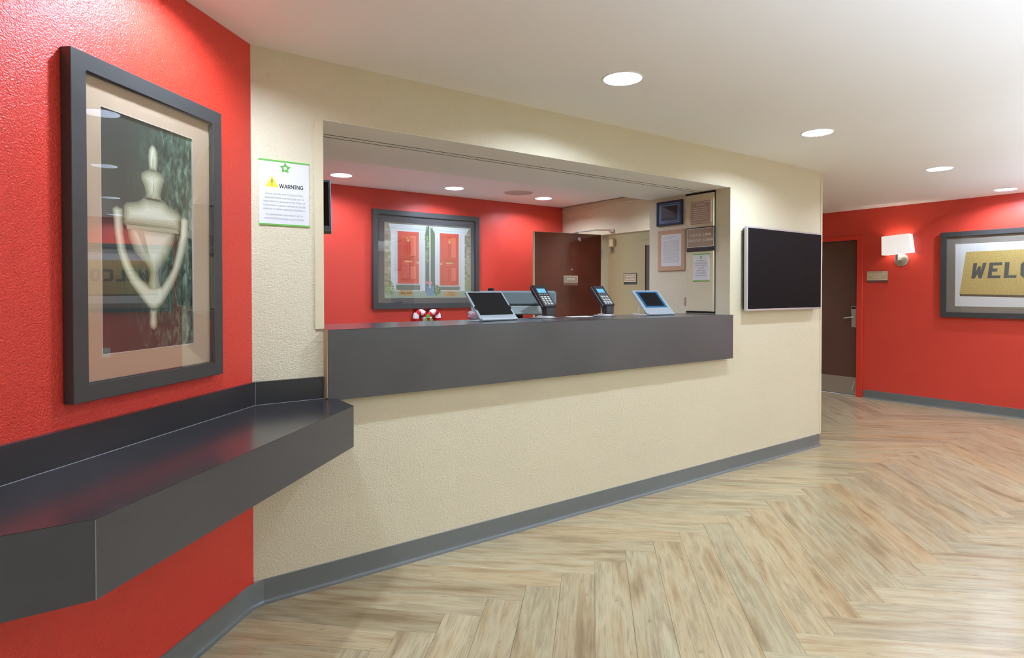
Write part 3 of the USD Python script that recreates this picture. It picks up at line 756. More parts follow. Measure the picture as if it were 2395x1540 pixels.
LT = {'W': [(0, 1), (.30, 1), (.32, .45), (.44, .78), (.62, .78), (.68, .45), (.72, 1), (1, 1), (.86, 0), (.62, 0), (.5, .30), (.34, 0), (.08, 0)],
      'E': [(0, 1), (1, 1), (1, .82), (.32, .82), (.32, .62), (.7, .62), (.7, .42), (.32, .42), (.32, .18), (1, .18), (1, 0), (0, 0)],
      'L': [(0, 1), (.36, 1), (.36, .18), (1, .18), (1, 0), (0, 0)],
      'C': [(.22, 1), (1, 1), (1, .80), (.36, .78), (.34, .24), (1, .20), (1, 0), (.22, 0), (0, .18), (0, .84)],
      'O': [(.18, 1), (.82, 1), (1, .84), (1, .16), (.82, 0), (.18, 0), (0, .16), (0, .84)],
      'M': [(0, 1), (.28, 1), (.5, .55), (.72, 1), (1, 1), (1, 0), (.74, 0), (.74, .55), (.5, .2), (.26, .55), (.26, 0), (0, 0)]}
lets = []
for ch, x0, w in zip('WELCOME', (-2.541, -2.388, -2.247, -2.108, -1.958, -1.805, -1.632), (0.122, 0.115, 0.110, 0.118, 0.122, 0.142, 0.112)):
    P = Polygon([(x0 + w * u, 1.508 + 0.172 * v) for u, v in LT[ch]])
    if ch == 'O':
        P = P.difference(Polygon([(x0 + w * u, 1.508 + 0.172 * v) for u, v in ((.34, .78), (.66, .78), (.66, .22), (.34, .22))]))
    shear = 0.16 * max(-1.0, min(1.0, (-2.04 - x0) / 0.5))
    P = affinity.affine_transform(P, [1, shear, 0, 1, -shear * 1.594, 0])
    lets.append(ext_xz(P, yp - 0.0006, 0.0003))
for m_ in lets:
    part(pm, 'doormat_letter', m_, mat_word)


# ---------------------------------------------------------------- flat signs
def rules(x0, x1, zs, h, y, seed=1):
    g = random.Random(seed)
    out = []
    for z in zs:
        x = x0 + g.uniform(0, 0.05) * (x1 - x0)
        stop = x1 - g.uniform(0, 0.12) * (x1 - x0)
        while x < stop:
            w = min(g.uniform(0.05, 0.16) * (x1 - x0), stop - x)
            out.append(ext_xz(rect(x, x + w, z, z + h), y, 0.0003))
            x += w + 0.02 * (x1 - x0)
    return cat(out)


def star(cx_, cz_, r, inner=0.5):
    return Polygon([(cx_ + (r if k % 2 == 0 else r * inner) * math.sin(k * math.pi / 5), cz_ + (r if k % 2 == 0 else r * inner) * math.cos(k * math.pi / 5)) for k in range(10)]).buffer(0.06 * r)


ws = thing('warning_sign', 'white warning sign with green edges on the beige wall beside the corner', 'sign', (0, YA, 0))
part(ws, 'plate', bx(0.631, 0.846, -0.004, 0, 1.652, 1.936, 0.0006), paper)
for z in (1.651, 1.930):
    part(ws, 'edge_band', bx(0.630, 0.847, -0.0046, 0, z, z + 0.007), green_ink)
em = part(ws, 'star_emblem', ext_xz(star(0.741, 1.905, 0.022, 0.55).difference(star(0.741, 1.905, 0.009, 0.6)), -0.004, 0.0004), green_ink)
part(em, 'star_facet', ext_xz(unary_union([Polygon([(0.741 + 0.019 * math.sin(k * 1.2566 + .09), 1.905 + 0.019 * math.cos(k * 1.2566 + .09)), (0.741 + 0.0115 * math.sin(k * 1.2566 + 0.628), 1.905 + 0.0115 * math.cos(k * 1.2566 + 0.628)), (0.741 + 0.0105 * math.sin(k * 1.2566), 1.905 + 0.0105 * math.cos(k * 1.2566))]) for k in range(5)]), -0.0044, 0.0003), green_dark)
tri = part(ws, 'hazard_triangle', ext_xz(Polygon([(0.659, 1.820), (0.711, 1.820), (0.685, 1.863)]).buffer(0.0015), -0.004, 0.0004), yellow_ink)
part(tri, 'exclamation_mark', ext_xz(unary_union([Polygon([(0.6825, 1.851), (0.6875, 1.851), (0.6862, 1.832), (0.6838, 1.832)]), Point(0.685, 1.8265).buffer(0.0022)]), -0.0044, 0.0003), ink)
part(ws, 'heading', words('WARNING', 0.0165, 0.7155, 1.817, -0.004, 'l', True, 0.104), ink)
part(ws, 'body_text', cat([words(s, 0.0079, 0.738, 1.785 - 0.0165 * k - (0.008 if k > 4 else 0), -0.004, maxw=0.182) for k, s in enumerate(('Brass valves and fixtures in this', 'establishment can expose you to', 'lead which is known to the State of', 'California to cause cancer and birth', 'defects or other reproductive harm.', 'For additional information go to', 'www.P65Warnings.ca.gov/hotels'))]), grey_ink)

# signs on the right cheek of the opening: local x = -world y, wall at x = OX1
J = lambda name, label, cat_='sign', off=0.0: thing(name, label, cat_, (OX1 - off, 0, 0), -90)
bl = J('plaque', 'navy framed dark plaque high on the right cheek of the counter opening', 'plaque')
part(bl, 'frame', bx(-3.473, -3.205, -0.020, 0, 1.911, 2.113, 0.002) - bx(-3.455, -3.223, -1, -0.012, 1.928, 2.096), blue_frame)
part(bl, 'band', bx(-3.455, -3.223, -0.014, -0.011, 1.928, 2.096) - bx(-3.424, -3.254, -1, 0, 1.952, 2.072), blue_band)
part(bl, 'inner_line', bx(-3.444, -3.234, -0.0147, -0.013, 1.937, 2.087) - bx(-3.440, -3.238, -1, 0, 1.941, 2.083), blue_frame)
part(bl, 'centre_plate', bx(-3.424, -3.254, -0.0155, -0.010, 1.952, 2.072, 0.001), dark_panel)
dc = J('document_holder', 'clear acrylic document holder with a printed sheet below the navy plaque', 'document holder')
part(dc, 'backing', bx(-3.464, -3.184, -0.012, 0, 1.534, 1.872, 0.002), mat('acrylic_backing', lin(200, 168, 140), 0.12, coat=0.6))
sh = part(dc, 'paper_sheet', bx(-3.424, -3.216, -0.0128, -0.011, 1.572, 1.836), paper)
part(sh, 'printed_lines', rules(-3.410, -3.232, [1.815, 1.800] + [1.780 - 0.0085 * k for k in range(22)], 0.0026, -0.0128, 5), grey_ink)
part(dc, 'screw', cat([turned(lathe([(0.0, 0.0165), (0.004, 0.015), (0.005, 0.011)], 12), 0).apply_translation([x, 0, z]) for x in (-3.452, -3.197) for z in (1.547, 1.860)]), nickel)
wn = J('warning_plaque', 'pale taupe warning plaque with a white border near the opening edge', 'sign', 0.012)
part(wn, 'plate', bx(-3.120, -2.927, -0.006, 0, 1.898, 2.074, 0.0012), taupe_pale)
part(wn, 'border', ext_xz(rect(-3.112, -2.935, 1.906, 2.066).difference(rect(-3.109, -2.938, 1.909, 2.063)), -0.006, 0.0004), light_ink)
part(wn, 'heading', words('WARNING', 0.012, -3.024, 2.040, -0.006, bold=False, maxw=0.11), light_ink)
part(wn, 'printed_lines', rules(-3.100, -2.948, [2.020 - 0.0155 * k for k in range(7)], 0.0045, -0.006, 6), light_ink)
ck = J('check_in_sign', 'black edged taupe check in and check out times sign', 'sign', 0.012)
part(ck, 'plate', bx(-3.159, -2.890, -0.008, 0, 1.680, 1.870, 0.0015), sign_black)
part(ck, 'face', bx(-3.150, -2.899, -0.0088, -0.007, 1.712, 1.861), taupe_sign)
part(ck, 'border', ext_xz(rect(-3.150, -2.899, 1.712, 1.861).difference(rect(-3.1465, -2.9025, 1.7155, 1.8575)), -0.0088, 0.0004), light_ink)
part(ck, 'words', words('CHECK IN  3:00PM', 0.0185, -3.0245, 1.800, -0.0088, maxw=0.20), light_ink)
part(ck, 'words', words('CHECK OUT  11:00AM', 0.0185, -3.0245, 1.757, -0.0088, maxw=0.235), light_ink)
gs = J('guest_notice', 'small white guest payment notice with green edges, lowest on the cheek', 'sign', 0.012)
part(gs, 'plate', bx(-3.097, -2.944, -0.004, 0, 1.444, 1.659, 0.0006), paper)
for z in (1.4435, 1.652):
    part(gs, 'edge_band', bx(-3.0975, -2.9435, -0.0046, 0, z, z + 0.0075), green_ink)
part(gs, 'star_emblem', ext_xz(star(-3.0205, 1.632, 0.0135, 0.55).difference(star(-3.0205, 1.632, 0.0055, 0.6)), -0.004, 0.0004), green_ink)
part(gs, 'body_text', cat([words(s, 0.0125, -3.0205, 1.600 - 0.0195 * k, -0.004, maxw=0.115) for k, s in enumerate(('For guests', 'staying fewer', 'than 7 nights,', 'a valid', 'credit card', 'is required', 'for payment.'))]), grey_ink)

# ---------------------------------------------------------------- television on the counter wall
tv = thing('television', 'flat television with a thin silver rim on the beige wall right of the counter', 'television', (0, YA, 0))
part(tv, 'casing', bx(4.150, 5.215, -0.048, -0.008, 1.225, 1.850, 0.004), black_plastic)
part(tv, 'bezel', bx(4.132, 5.235, -0.055, -0.030, 1.212, 1.862, 0.003) - bx(4.147, 5.222, -1, -0.052, 1.227, 1.850), silver)
part(tv, 'screen', bx(4.1465, 5.2225, -0.0535, -0.045, 1.2265, 1.8505), tv_screen)
part(tv, 'wall_mount', bx(4.45, 4.95, -0.012, 0, 1.40, 1.70, 0.002), black_plastic)

# ---------------------------------------------------------------- right wall: mechanical room door, sign, lamp
dr = thing('door_1', 'brown mechanical room door in a red frame, partly hidden by the wall end', 'door', (XB, 0, 0), -90, kind='structure')
fr = bx(-DY1 - 0.05, -DY0 + 0.062, -0.014, 0.0, 0, 2.085, 0.002) - bx(-DY1 + 0.006, -DY0 - 0.006, -1, 1, -1, 2.030)
jam = bx(-DY1, -DY0, 0.0, 0.13, 0, 2.045) - bx(-DY1 + 0.012, -DY0 - 0.012, -1, 1, -1, 2.032)
stp = bx(-DY1 + 0.01, -DY0 - 0.01, 0.075, 0.11, 0, 2.034) - bx(-DY1 + 0.03, -DY0 - 0.03, -1, 1, -1, 2.012)
part(dr, 'door_frame', cat([fr, jam, stp]), red_trim)
lf_ = part(dr, 'door_leaf', bx(-DY1 + 0.014, -DY0 - 0.014, 0.028, 0.073, 0.012, 2.030, 0.002), brown_door)
part(dr, 'kick_plate', bx(-DY1 + 0.03, -DY0 - 0.02, 0.0255, 0.028, 0.016, 0.240, 0.0006), steel)
part(dr, 'threshold', bx(-DY1, -DY0, -0.01, 0.13, 0.0, 0.010, 0.003), steel)
hs = part(dr, 'door_holder', cat([bx(-3.842, -3.812, 0.019, 0.0255, 0.10, 0.175, 0.002), tube([(-3.827, 0.014, 0.165), (-3.829, 0.006, 0.12), (-3.836, -0.004, 0.085)], 0.006, 10), turned(lathe([(0.0, 0.012), (0.014, 0.012), (0.016, 0.0), (0.0, -0.004)], 16), 0).apply_translation([-3.838, 0.0, 0.078])]), nickel, 40)
lk = part(dr, 'door_lock', cat([bx(-3.858, -3.792, 0.006, 0.028, 0.896, 1.168, 0.006), bx(-3.862, -3.788, 0.0, 0.028, 1.075, 1.172, 0.007)]), nickel)
part(lk, 'lock_reader', bx(-3.852, -3.798, -0.003, 0.001, 1.135, 1.165, 0.002), black_plastic)
part(lk, 'lever_handle', cat([turned(lathe([(0.0, 0.02), (0.017, 0.02), (0.02, 0.0)], 20), 0).apply_translation([-3.825, 0.0, 1.032]), tube([(-3.825, -0.022, 1.032), (-3.835, -0.036, 1.030), (-3.86, -0.040, 1.024), (-3.93, -0.040, 1.012)], [0.010, 0.010, 0.0095, 0.008], 12)]), nickel, 50)
khaki = mat('khaki_sign', lin(196, 176, 138), 0.45)
ms = thing('room_sign', 'small taupe mechanical room sign beside the brown door', 'sign', (XB, 0, 0), -90)
part(ms, 'plate', bx(-3.663, -3.416, -0.007, 0, 1.478, 1.620, 0.001), mat('sign_brown', lin(112, 74, 62), 0.45))
part(ms, 'face', bx(-3.659, -3.420, -0.0078, -0.006, 1.506, 1.616), khaki)
part(ms, 'border', ext_xz(rect(-3.659, -3.420, 1.506, 1.616).difference(rect(-3.654, -3.425, 1.511, 1.611)), -0.0078, 0.0004), light_ink)
part(ms, 'words', cat([words('MECHANICAL', 0.022, -3.5395, 1.567, -0.0078, maxw=0.19), words('ROOM', 0.022, -3.5395, 1.531, -0.0078)]), light_ink)
ou = thing('wall_outlet', 'white outlet plate low on the red wall, mirrored in the knocker picture glass', 'outlet', (XB, 0, 0), -90)
part(ou, 'plate', bx(-2.065, -1.965, -0.008, 0, 0.425, 0.560, 0.003), clear_white)
part(ou, 'socket', bx(-2.035, -1.995, -0.0095, -0.007, 0.500, 0.535, 0.001), trim_white)
part(ou, 'socket', bx(-2.035, -1.995, -0.0095, -0.007, 0.450, 0.485, 0.001), trim_white)
lp = thing('wall_lamp', 'wall lamp with a tapered white shade and round nickel backplate on the right red wall', 'wall lamp', (XB, -0.0, 0), -90)
part(lp, 'backplate', turned(lathe([(0.0, 0.022), (0.060, 0.020), (0.076, 0.012), (0.080, 0.0)], 36), 0).apply_translation([-3.266, 0, 1.750]), nickel, 40)
part(lp, 'screw', turned(lathe([(0.0, 0.024), (0.005, 0.0235), (0.006, 0.019)], 12), 0).apply_translation([-3.222, 0, 1.752]), nickel)
part(lp, 'arm', cat([bx(-3.300, -3.262, -0.085, -0.018, 1.742, 1.770, 0.003), bx(-3.298, -3.264, -0.098, -0.066, 1.742, 1.835, 0.004)]), nickel)
def shade_mesh(t=0.002):
    # the shade hangs a few degrees off level
    lo = np.array([[-3.438, -0.130, 1.811], [-3.116, -0.130, 1.833], [-3.116, -0.004, 1.833], [-3.438, -0.004, 1.811]])
    hi = np.array([[-3.446, -0.118, 2.040], [-3.146, -0.118, 2.058], [-3.146, -0.004, 2.058], [-3.446, -0.004, 2.040]])
    ins = np.array([[t, t, 0], [-t, t, 0], [-t, -t, 0], [t, -t, 0]])
    V = np.vstack([lo, hi, lo + ins, hi + ins])
    F = []
    for i in range(4):
        j = (i + 1) % 4
        F += [[i, j, j + 4, i + 4], [j + 8, i + 8, i + 12, j + 12], [i + 4, j + 4, j + 12, i + 12], [j, i, i + 8, j + 8]]
    F = np.array(F)
    return trimesh.Trimesh(V, np.vstack([F[:, [0, 1, 2]], F[:, [0, 2, 3]]]), process=False)


part(lp, 'lamp_shade', shade_mesh(), shade_m)
part(lp, 'bulb', trimesh.creation.icosphere(2, 0.026).apply_translation([-3.281, -0.062, 1.93]), bulb_m, True)
part(lp, 'shade_holder', cat([tube([(-3.281, -0.082, 1.830), (-3.281, -0.066, 1.90)], 0.012, 10), tube([(-3.435, -0.067, 1.816), (-3.12, -0.067, 1.838)], 0.003, 8)]), nickel)

# ---------------------------------------------------------------- office: open door, closer, passage things
ang = math.degrees(math.atan2(5.295 - 5.175, 4.072 - 4.962)) - 180
od = thing('door_2', 'glossy brown office door standing open behind the counter', 'door', (4.962, 5.172, 0), ang, kind='structure')
LW = 0.90
part(od, 'door_leaf', bx(-LW, -0.004, -0.022, 0.022, 0.012, 2.022, 0.002), red_brown_door)
part(od, 'edge_strip', [bx(-LW - 0.0015, -LW + 0.001, -0.0225, 0.0225, 0.02, 2.02), bx(-LW, -0.004, -0.0225, 0.0225, 2.0215, 2.0245), bx(-0.012, -0.004, -0.0235, 0.0225, 0.02, 2.02)], tan_wall, label='bare worn door edges')
part(od, 'peephole', turned(lathe([(0.0, 0.006), (0.008, 0.005), (0.010, 0.0)], 16), 0).apply_translation([-0.415, -0.022, 1.612]), nickel, 40)
hk = part(od, 'door_catch', cat([bx(-0.335, -0.300, -0.032, -0.022, 1.945, 1.980, 0.002), tube([(-0.318, -0.032, 1.975), (-0.324, -0.042, 1.955), (-0.312, -0.044, 1.935)], 0.006, 8)]), nickel)
for z in (0.25, 1.05, 1.80):
    part(od, 'hinge', tube([(0.0, -0.026, z - 0.05), (0.0, -0.026, z + 0.05)], 0.007, 10), nickel)
os_ = thing('room_sign', 'small cream bordered office sign on the glossy brown open door', 'sign', (4.962, 5.172, 0), ang)
part(os_, 'plate', bx(-0.530, -0.335, -0.0275, -0.0222, 1.430, 1.545, 0.001), mat('dull_brown', lin(120, 84, 66), 0.5))
part(os_, 'face', bx(-0.527, -0.338, -0.0283, -0.027, 1.466, 1.540), taupe_sign)
part(os_, 'border', ext_xz(rect(-0.527, -0.338, 1.466, 1.540).difference(rect(-0.522, -0.343, 1.471, 1.535)), -0.0283, 0.0004), mat('cream_border', lin(225, 215, 180), 0.5))
part(os_, 'words', words('OFFICE', 0.022, -0.4325, 1.492, -0.0283), light_ink)
dcase = thing('door_casing', 'beige metal casing around the office doorway', 'door casing', (XO, 0, 0), -90, kind='structure')
part(dcase, 'casing', cat([bx(-OD1 - 0.045, -OD0 + 0.05, -0.012, 0.0, 0, 2.085, 0.002) - bx(-OD1 + 0.01, -OD0 - 0.01, -1, 1, -1, 2.020), bx(-OD1, -OD0, 0.0, 0.112, 0, 2.03) - bx(-OD1 + 0.012, -OD0 - 0.012, -1, 1, -1, 2.018)]), mat('cream_casing', (0.66, 0.55, 0.36), 0.4))
dcl = thing('door_closer', 'metal closer arm from the doorway head to the open brown door', 'door closer')
part(dcl, 'bracket', cat([bx(4.925, 4.953, 4.935, 5.000, 2.040, 2.075, 0.003), tube([(4.93, 4.965, 2.045), (4.93, 4.965, 2.078)], 0.010, 10)]), nickel)
part(dcl, 'arm', cat([tube([(4.928, 4.968, 2.062), (4.72, 5.02, 2.056)], 0.006, 8), tube([(4.72, 5.02, 2.050), (4.60, 5.19, 2.040)], 0.006, 8)]), nickel)
part(dcl, 'shoe', bx(4.575, 4.625, 5.175, 5.235, 2.0255, 2.043, 0.003), nickel)
bs = thing('room_sign', 'small black edged break room sign on the tan wall seen through the office doorway', 'sign', (6.2, 0, 0), -90)
part(bs, 'plate', bx(-5.988, -5.748, -0.008, 0, 1.462, 1.618, 0.001), sign_black)
part(bs, 'face', bx(-5.976, -5.760, -0.0088, -0.007, 1.496, 1.606), taupe_sign)
part(bs, 'border', ext_xz(rect(-5.976, -5.760, 1.496, 1.606).difference(rect(-5.971, -5.765, 1.501, 1.601)), -0.0088, 0.0004), light_ink)
part(bs, 'words', cat([words('EMPLOYEE', 0.020, -5.868, 1.560, -0.0088, maxw=0.15), words('BREAK ROOM', 0.020, -5.868, 1.522, -0.0088, maxw=0.17)]), light_ink)
el = thing('emergency_light', 'beige emergency light with a round lamp head on the tan wall past the doorway', 'emergency light', (6.2, 0, 0), -90)
part(el, 'housing', bx(-6.265, -6.150, -0.06, 0, 2.00, 2.105, 0.006), beige_plastic)
part(el, 'lamp_head', cat([tube([(-6.228, -0.066, 2.00), (-6.228, -0.080, 1.955)], 0.012, 10), turned(lathe([(0.0, 0.03), (0.030, 0.03), (0.040, 0.0), (0.026, -0.035), (0.0, -0.045)], 24), 0).apply_translation([-6.228, -0.075, 1.945])]), clear_white, 40)
bd = thing('door_3', 'dark break room door in a tan casing at the right of the passage wall', 'door', (6.2, 0, 0), -90, kind='structure')
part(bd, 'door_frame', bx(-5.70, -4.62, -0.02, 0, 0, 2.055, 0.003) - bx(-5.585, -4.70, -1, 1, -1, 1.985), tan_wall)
part(bd, 'door_leaf', bx(-5.585, -4.70, -0.006, 0, 0.01, 1.984), mat('dark_brown_door', lin(58, 38, 30), 0.4))
part(bd, 'door_handle', turned(lathe([(0.0, 0.05), (0.022, 0.045), (0.026, 0.03), (0.012, 0.02), (0.012, 0.0)], 20), 0).apply_translation([-4.77, -0.006, 1.0]), nickel, 40)

# monitor at the left of the office
mo = thing('monitor', 'tilted wall monitor seen edge on, cut off by the left side of the opening', 'monitor', (1.268, 4.552, 1.845), -24)
R = lambda m: rotx(m, 12)
part(mo, 'casing', R(bx(-0.30, 0.275, -0.005, 0.045, -0.03, 0.335, 0.006)), black_plastic)
part(mo, 'bezel', R(bx(-0.302, 0.277, -0.012, 0.02, -0.032, 0.337, 0.003) - bx(-0.287, 0.262, -1, -0.002, 0.005, 0.322)), mat('blue_grey_bezel', lin(110, 134, 150), 0.35))
part(mo, 'screen', R(bx(-0.2875, 0.2625, -0.009, -0.001, 0.0045, 0.3225)), black_gloss)
part(mo, 'chin', R(bx(-0.302, 0.277, -0.016, 0.02, -0.055, -0.030, 0.003)), mat('grey_chin', lin(110, 105, 98), 0.4))
part(mo, 'pole', cat([tube([(0, 0.05, 0.16), (0, 0.12, 0.16), (0, 0.12, ZC - 1.845)], 0.018, 12), bx(-0.06, 0.06, 0.06, 0.18, ZC - 1.857, ZC - 1.845)]), black_plastic)


# ---------------------------------------------------------------- things on the counter
ZK = 1.187


def sheet(angle, u0, u1, x0, x1, t0, t1, r=0.0):
    """box on a panel leaning back: u along the slope, t out of its face; then tilted about the front bottom edge."""
    c = min(r, (t1 - t0) * 0.49)
    return rotx(bx(x0, x1, -t1, -t0, u0, u1, c), -(90 - angle), (0, 0, 0))


def face_ext(angle, poly, t0, h):
    return rotx(ext_xz(poly, -t0, h), -(90 - angle))


def tablet(label, loc, rz, w, angle, L_, kind):
    t = thing('tablet', label, 'tablet', loc, rz)
    hw = w / 2
    part(t, 'stand_base', bx(-hw + 0.01, hw - 0.01, 0.0, 0.150, 0.0002, 0.004, 0.0012), silver_pale)
    g = part(t, 'front_lip', tube([(-hw + 0.006, 0.002, 0.0095), (hw - 0.006, 0.002, 0.0095)], 0.0088, 12), silver_pale, 40)
    if kind == 0:
        body = rrect(-hw, hw, 0.008, L_, 0.008)
        part(t, 'holder', face_ext(angle, body, -0.004, 0.010), silver_pale)
        n = 0.10
        scr = Polygon([(-hw + 0.016, L_ - 0.012), (hw - 0.016, L_ - 0.012), (hw - 0.016, n + 0.012), (hw - 0.004, n + 0.006), (hw - 0.004, n - 0.012), (hw - 0.018, n - 0.022), (hw - 0.018, 0.042), (-hw + 0.018, 0.042), (-hw + 0.018, n - 0.022), (-hw + 0.004, n - 0.012), (-hw + 0.004, n + 0.006), (-hw + 0.016, n + 0.012)])
        part(t, 'screen', face_ext(angle, scr, 0.006, 0.004), dark_screen)
    else:
        part(t, 'holder', face_ext(angle, rrect(-hw, hw, 0.008, L_, 0.010), -0.004, 0.010), silver_pale)
        part(t, 'bezel', face_ext(angle, rect(-hw + 0.030, hw - 0.030, 0.072, L_ - 0.014), 0.006, 0.001), teal_bezel)
        part(t, 'screen', face_ext(angle, rect(-hw + 0.052, hw - 0.052, 0.086, L_ - 0.028), 0.007, 0.0008), dark_screen)
        part(t, 'cable', tube([(-hw + 0.06, 0.10, 0.09), (-hw + 0.03, 0.12, 0.04), (-hw + 0.02, 0.10, 0.012), (-hw + 0.01, 0.16, 0.006)], 0.003, 8), clear_white)
    return t


tablet('silver tablet stand with a black notched screen at the left on the counter', (2.027, 2.966, ZK), 9.0, 0.300, 49, 0.225, 0)
tablet('silver tablet with a blue rimmed screen at the right end of the counter', (3.465, 2.972, ZK), -1.4, 0.287, 47, 0.245, 1)


def terminal(label, loc, rz):
    t = thing('payment_terminal', label, 'card terminal', loc, rz, 'card terminals on the counter')
    part(t, 'base_mat', ext_xy(affinity.translate(affinity.scale(Point(0, 0).buffer(0.105, quad_segs=10), 1, 0.72), -0.03, 0.03), 0, 0.003), black_plastic)
    part(t, 'base_plate', cat([ext_xy(affinity.translate(affinity.scale(Point(0, 0).buffer(0.082, quad_segs=10), 1, 0.75), -0.025, 0.03), 0.003, 0.009), ext_xy(affinity.translate(affinity.scale(Point(0, 0).buffer(0.058, quad_segs=10), 1, 0.75), -0.015, 0.03), 0.009, 0.016)]), silver)
    part(t, 'stand_foot', bx(-0.040, 0.034, -0.012, 0.040, 0.016, 0.072, 0.005), black_plastic)
    arm = Polygon([(0.02, 0.016), (0.040, 0.016), (0.062, 0.075), (0.150, 0.190), (0.140, 0.200), (0.035, 0.080)])
    part(t, 'stand_arm', ext_x(arm, -0.028, 0.022), black_plastic)
    tilt = 43
    P = (0, -0.004, 0.076)
    TT = lambda m: rotx(m, -tilt, P)
    y0, z0 = P[1], P[2]
    prof = Polygon([(y0, z0), (y0, z0 + 0.150), (y0 - 0.004, z0 + 0.186), (y0 + 0.012, z0 + 0.200), (y0 + 0.032, z0 + 0.198), (y0 + 0.040, z0 + 0.150), (y0 + 0.030, z0 + 0.005)])
    body = mf(ext_x(prof, -0.050, 0.050))
    plan_ = mf(ext_xz(unary_union([rrect(-0.050, 0.050, z0 - 0.002, z0 + 0.206, 0.014)]), 0.1, 0.2))
    part(t, 'body', TT(body ^ plan_), black_plastic)
    part(t, 'side_trim', TT(bx(-0.0512, 0.0512, y0 + 0.012, y0 + 0.016, z0 + 0.012, z0 + 0.188)), silver)
    part(t, 'screen', TT(ext_xz(rrect(-0.034, 0.034, z0 + 0.122, z0 + 0.170, 0.002), y0 + 0.0005, 0.0016)), blue_screen)
    part(t, 'keypad_plate', TT(ext_xz(rrect(-0.040, 0.040, z0 + 0.012, z0 + 0.096, 0.004).difference(rrect(-0.0385, 0.0385, z0 + 0.0135, z0 + 0.0945, 0.003)), y0, 0.001)), silver)
    for i in range(4):
        x = -0.030 + 0.020 * i
        part(t, 'function_key', TT(ext_xz(rrect(x - 0.005, x + 0.005, z0 + 0.105, z0 + 0.112, 0.002), y0, 0.0025)), key_white)
    for r_ in range(5):
        for c_ in range(3):
            x, z = -0.025 + 0.025 * c_, z0 + 0.085 - 0.0155 * r_
            part(t, 'key', TT(ext_xz(rrect(x - 0.0095, x + 0.0095, z - 0.0048, z + 0.0048, 0.002), y0, 0.0022)), key_white)
    return t


terminal('black card terminal on a tilted stand in front of the grey office machine', (2.487, 3.060, ZK), 0)
terminal('black card terminal on a tilted stand left of the blue rimmed tablet', (3.050, 3.085, ZK), 0)

# grey office machine behind the left tablet
om = thing('office_machine', 'wide grey office machine with a dark slot, behind the left tablet and card terminal', 'office machine', (2.48, 3.50, 0.77), -35.5)
part(om, 'upper_cover', cat([bx(-0.22, 0.32, -0.10, 0.12, 0.500, 0.592, 0.008), bx(-0.21, 0.31, -0.09, 0.11, 0.588, 0.596, 0.004)]), machine_grey)
part(om, 'slot', bx(-0.215, 0.315, -0.095, 0.115, 0.492, 0.501), black_plastic)
part(om, 'lower_tray', cat([bx(-0.27, 0.30, -0.10, 0.12, 0.447, 0.4925, 0.006), bx(-0.29, 0.22, -0.13, 0.0, 0.432, 0.452, 0.006)]), machine_pale)
part(om, 'latch', bx(-0.03, 0.0, -0.106, -0.098, 0.470, 0.500, 0.002), black_plastic)
part(om, 'foot', cat([bx(0.01, 0.09, -0.03, 0.05, 0.02, 0.434, 0.004), bx(-0.12, 0.22, -0.09, 0.09, 0.0, 0.02, 0.004)]), black_plastic)
part(om, 'camera', cat([tube([(-0.135, -0.02, 0.592), (-0.135, -0.02, 0.606)], 0.024, 14), bx(-0.155, -0.115, -0.05, 0.01, 0.603, 0.616, 0.004)]), black_plastic)

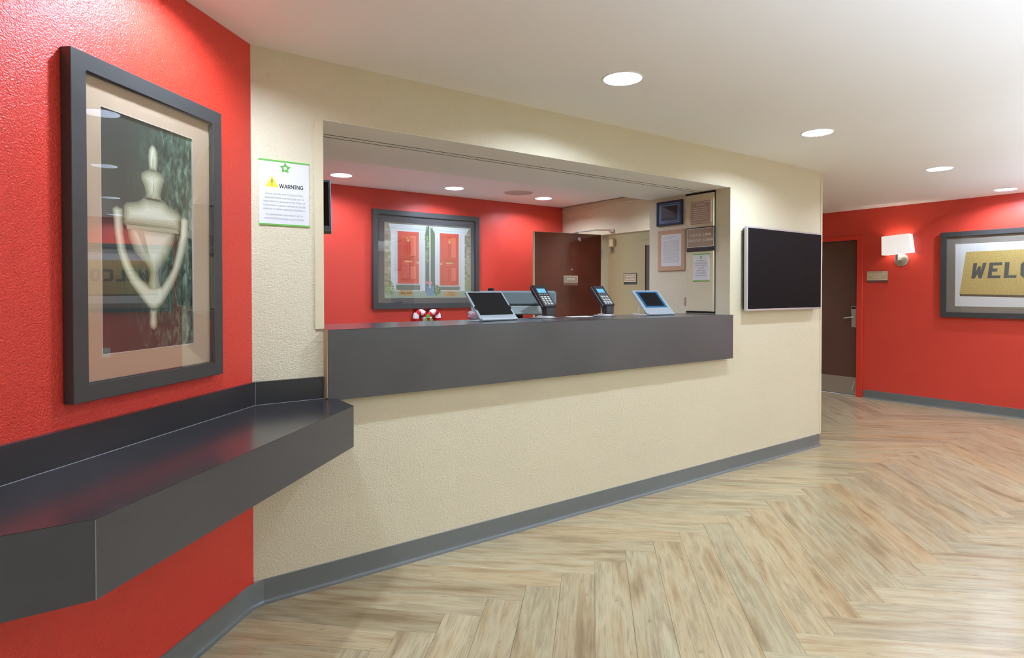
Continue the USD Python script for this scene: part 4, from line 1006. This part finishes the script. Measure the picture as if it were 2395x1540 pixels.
# tissue, papers
g = trimesh.creation.icosphere(3, 1.0)
vv = g.vertices.copy()
vv *= (0.8 + 0.45 * meshkit.fbm(vv * 2.2 + 5, 3, 4))[:, None]
g.vertices = vv * np.array([0.050, 0.022, 0.026]) + np.array([0, 0, 0.020])
g.vertices[:, 2] = np.maximum(g.vertices[:, 2], 0.0)
tag(part(None, 'tissue', g.apply_translation([1.985, 3.168, ZK]), pink_cloth, True), 'crumpled pink and white tissue behind the left tablet', 'tissue')
pp = thing('papers', 'few white paper slips on the counter left of the second card terminal', 'paper', (2.80, 3.125, ZK), -8)
for k in range(3):
    part(pp, 'slip', bx(-0.10 + 0.01 * k, 0.09 - 0.004 * k, -0.045 + 0.004 * k, 0.035, 0.0005 + 0.0012 * k, 0.0014 + 0.0012 * k), paper)

# candy cane decoration on the office back wall
cc = thing('candy_cane_decoration', 'pair of glittery red and white candy canes with holly below the red doors picture', 'decoration', (3.030, YD, 1.167), 0)


def cane(sx):
    ax_, rad = 0.079 * sx, 0.053
    pts = []
    for t in np.linspace(-0.5, 0.0, 6):
        pts.append((ax_ + sx * rad, -0.038, -rad - 0.028 + t * 0.10))
    for t in np.linspace(0, math.pi, 22)[1:]:
        pts.append((ax_ + sx * rad * math.cos(t), -0.038, -rad - 0.026 + rad * math.sin(t)))
    x_, z_ = pts[-1][0], pts[-1][2]
    for t in np.linspace(0, 1, 22)[1:]:
        pts.append((x_ - sx * 0.14 * t, -0.038 - 0.006 * sx, z_ - 0.38 * t))
    return np.array(pts)


for sx in (-1, 1):
    P = cane(sx)
    d = np.r_[0, np.cumsum(np.linalg.norm(np.diff(P, axis=0), axis=1))]
    cp = part(cc, 'candy_cane', tube(P, 0.033, 14), white_shine, 60)
    n = 0
    for s0 in np.arange(0.0, d[-1] - 0.02, 0.086):
        ss = np.linspace(s0, min(s0 + 0.040, d[-1]), 8)
        seg = np.stack([np.interp(ss, d, P[:, k]) for k in range(3)], 1)
        part(cp, 'red_stripe', tube(seg, 0.0345, 14), red_shine, 60)
for k, (ang_, ln) in enumerate(((100, 0.058), (215, 0.062), (330, 0.062))):
    us = np.linspace(0, 1, 15)
    half = 0.020 * np.sin(np.pi * us) * (1 + 0.35 * np.cos(us * 6 * np.pi))
    leaf = Polygon([(u * ln, h) for u, h in zip(us, half)] + [(u * ln, -h) for u, h in zip(us[::-1], half[::-1])]).buffer(0.0015)
    leaf = affinity.translate(affinity.rotate(leaf, ang_, origin=(0, 0)), 0.002, -0.098)
    part(cc, 'holly_leaf', ext_xz(leaf, -0.070 - 0.001 * k, 0.004), leaf_green)
for x, z in ((-0.008, -0.094), (0.011, -0.096), (0.002, -0.108)):
    part(cc, 'berry', trimesh.creation.icosphere(2, 0.010).apply_translation([x, -0.080, z]), red_shine, True)
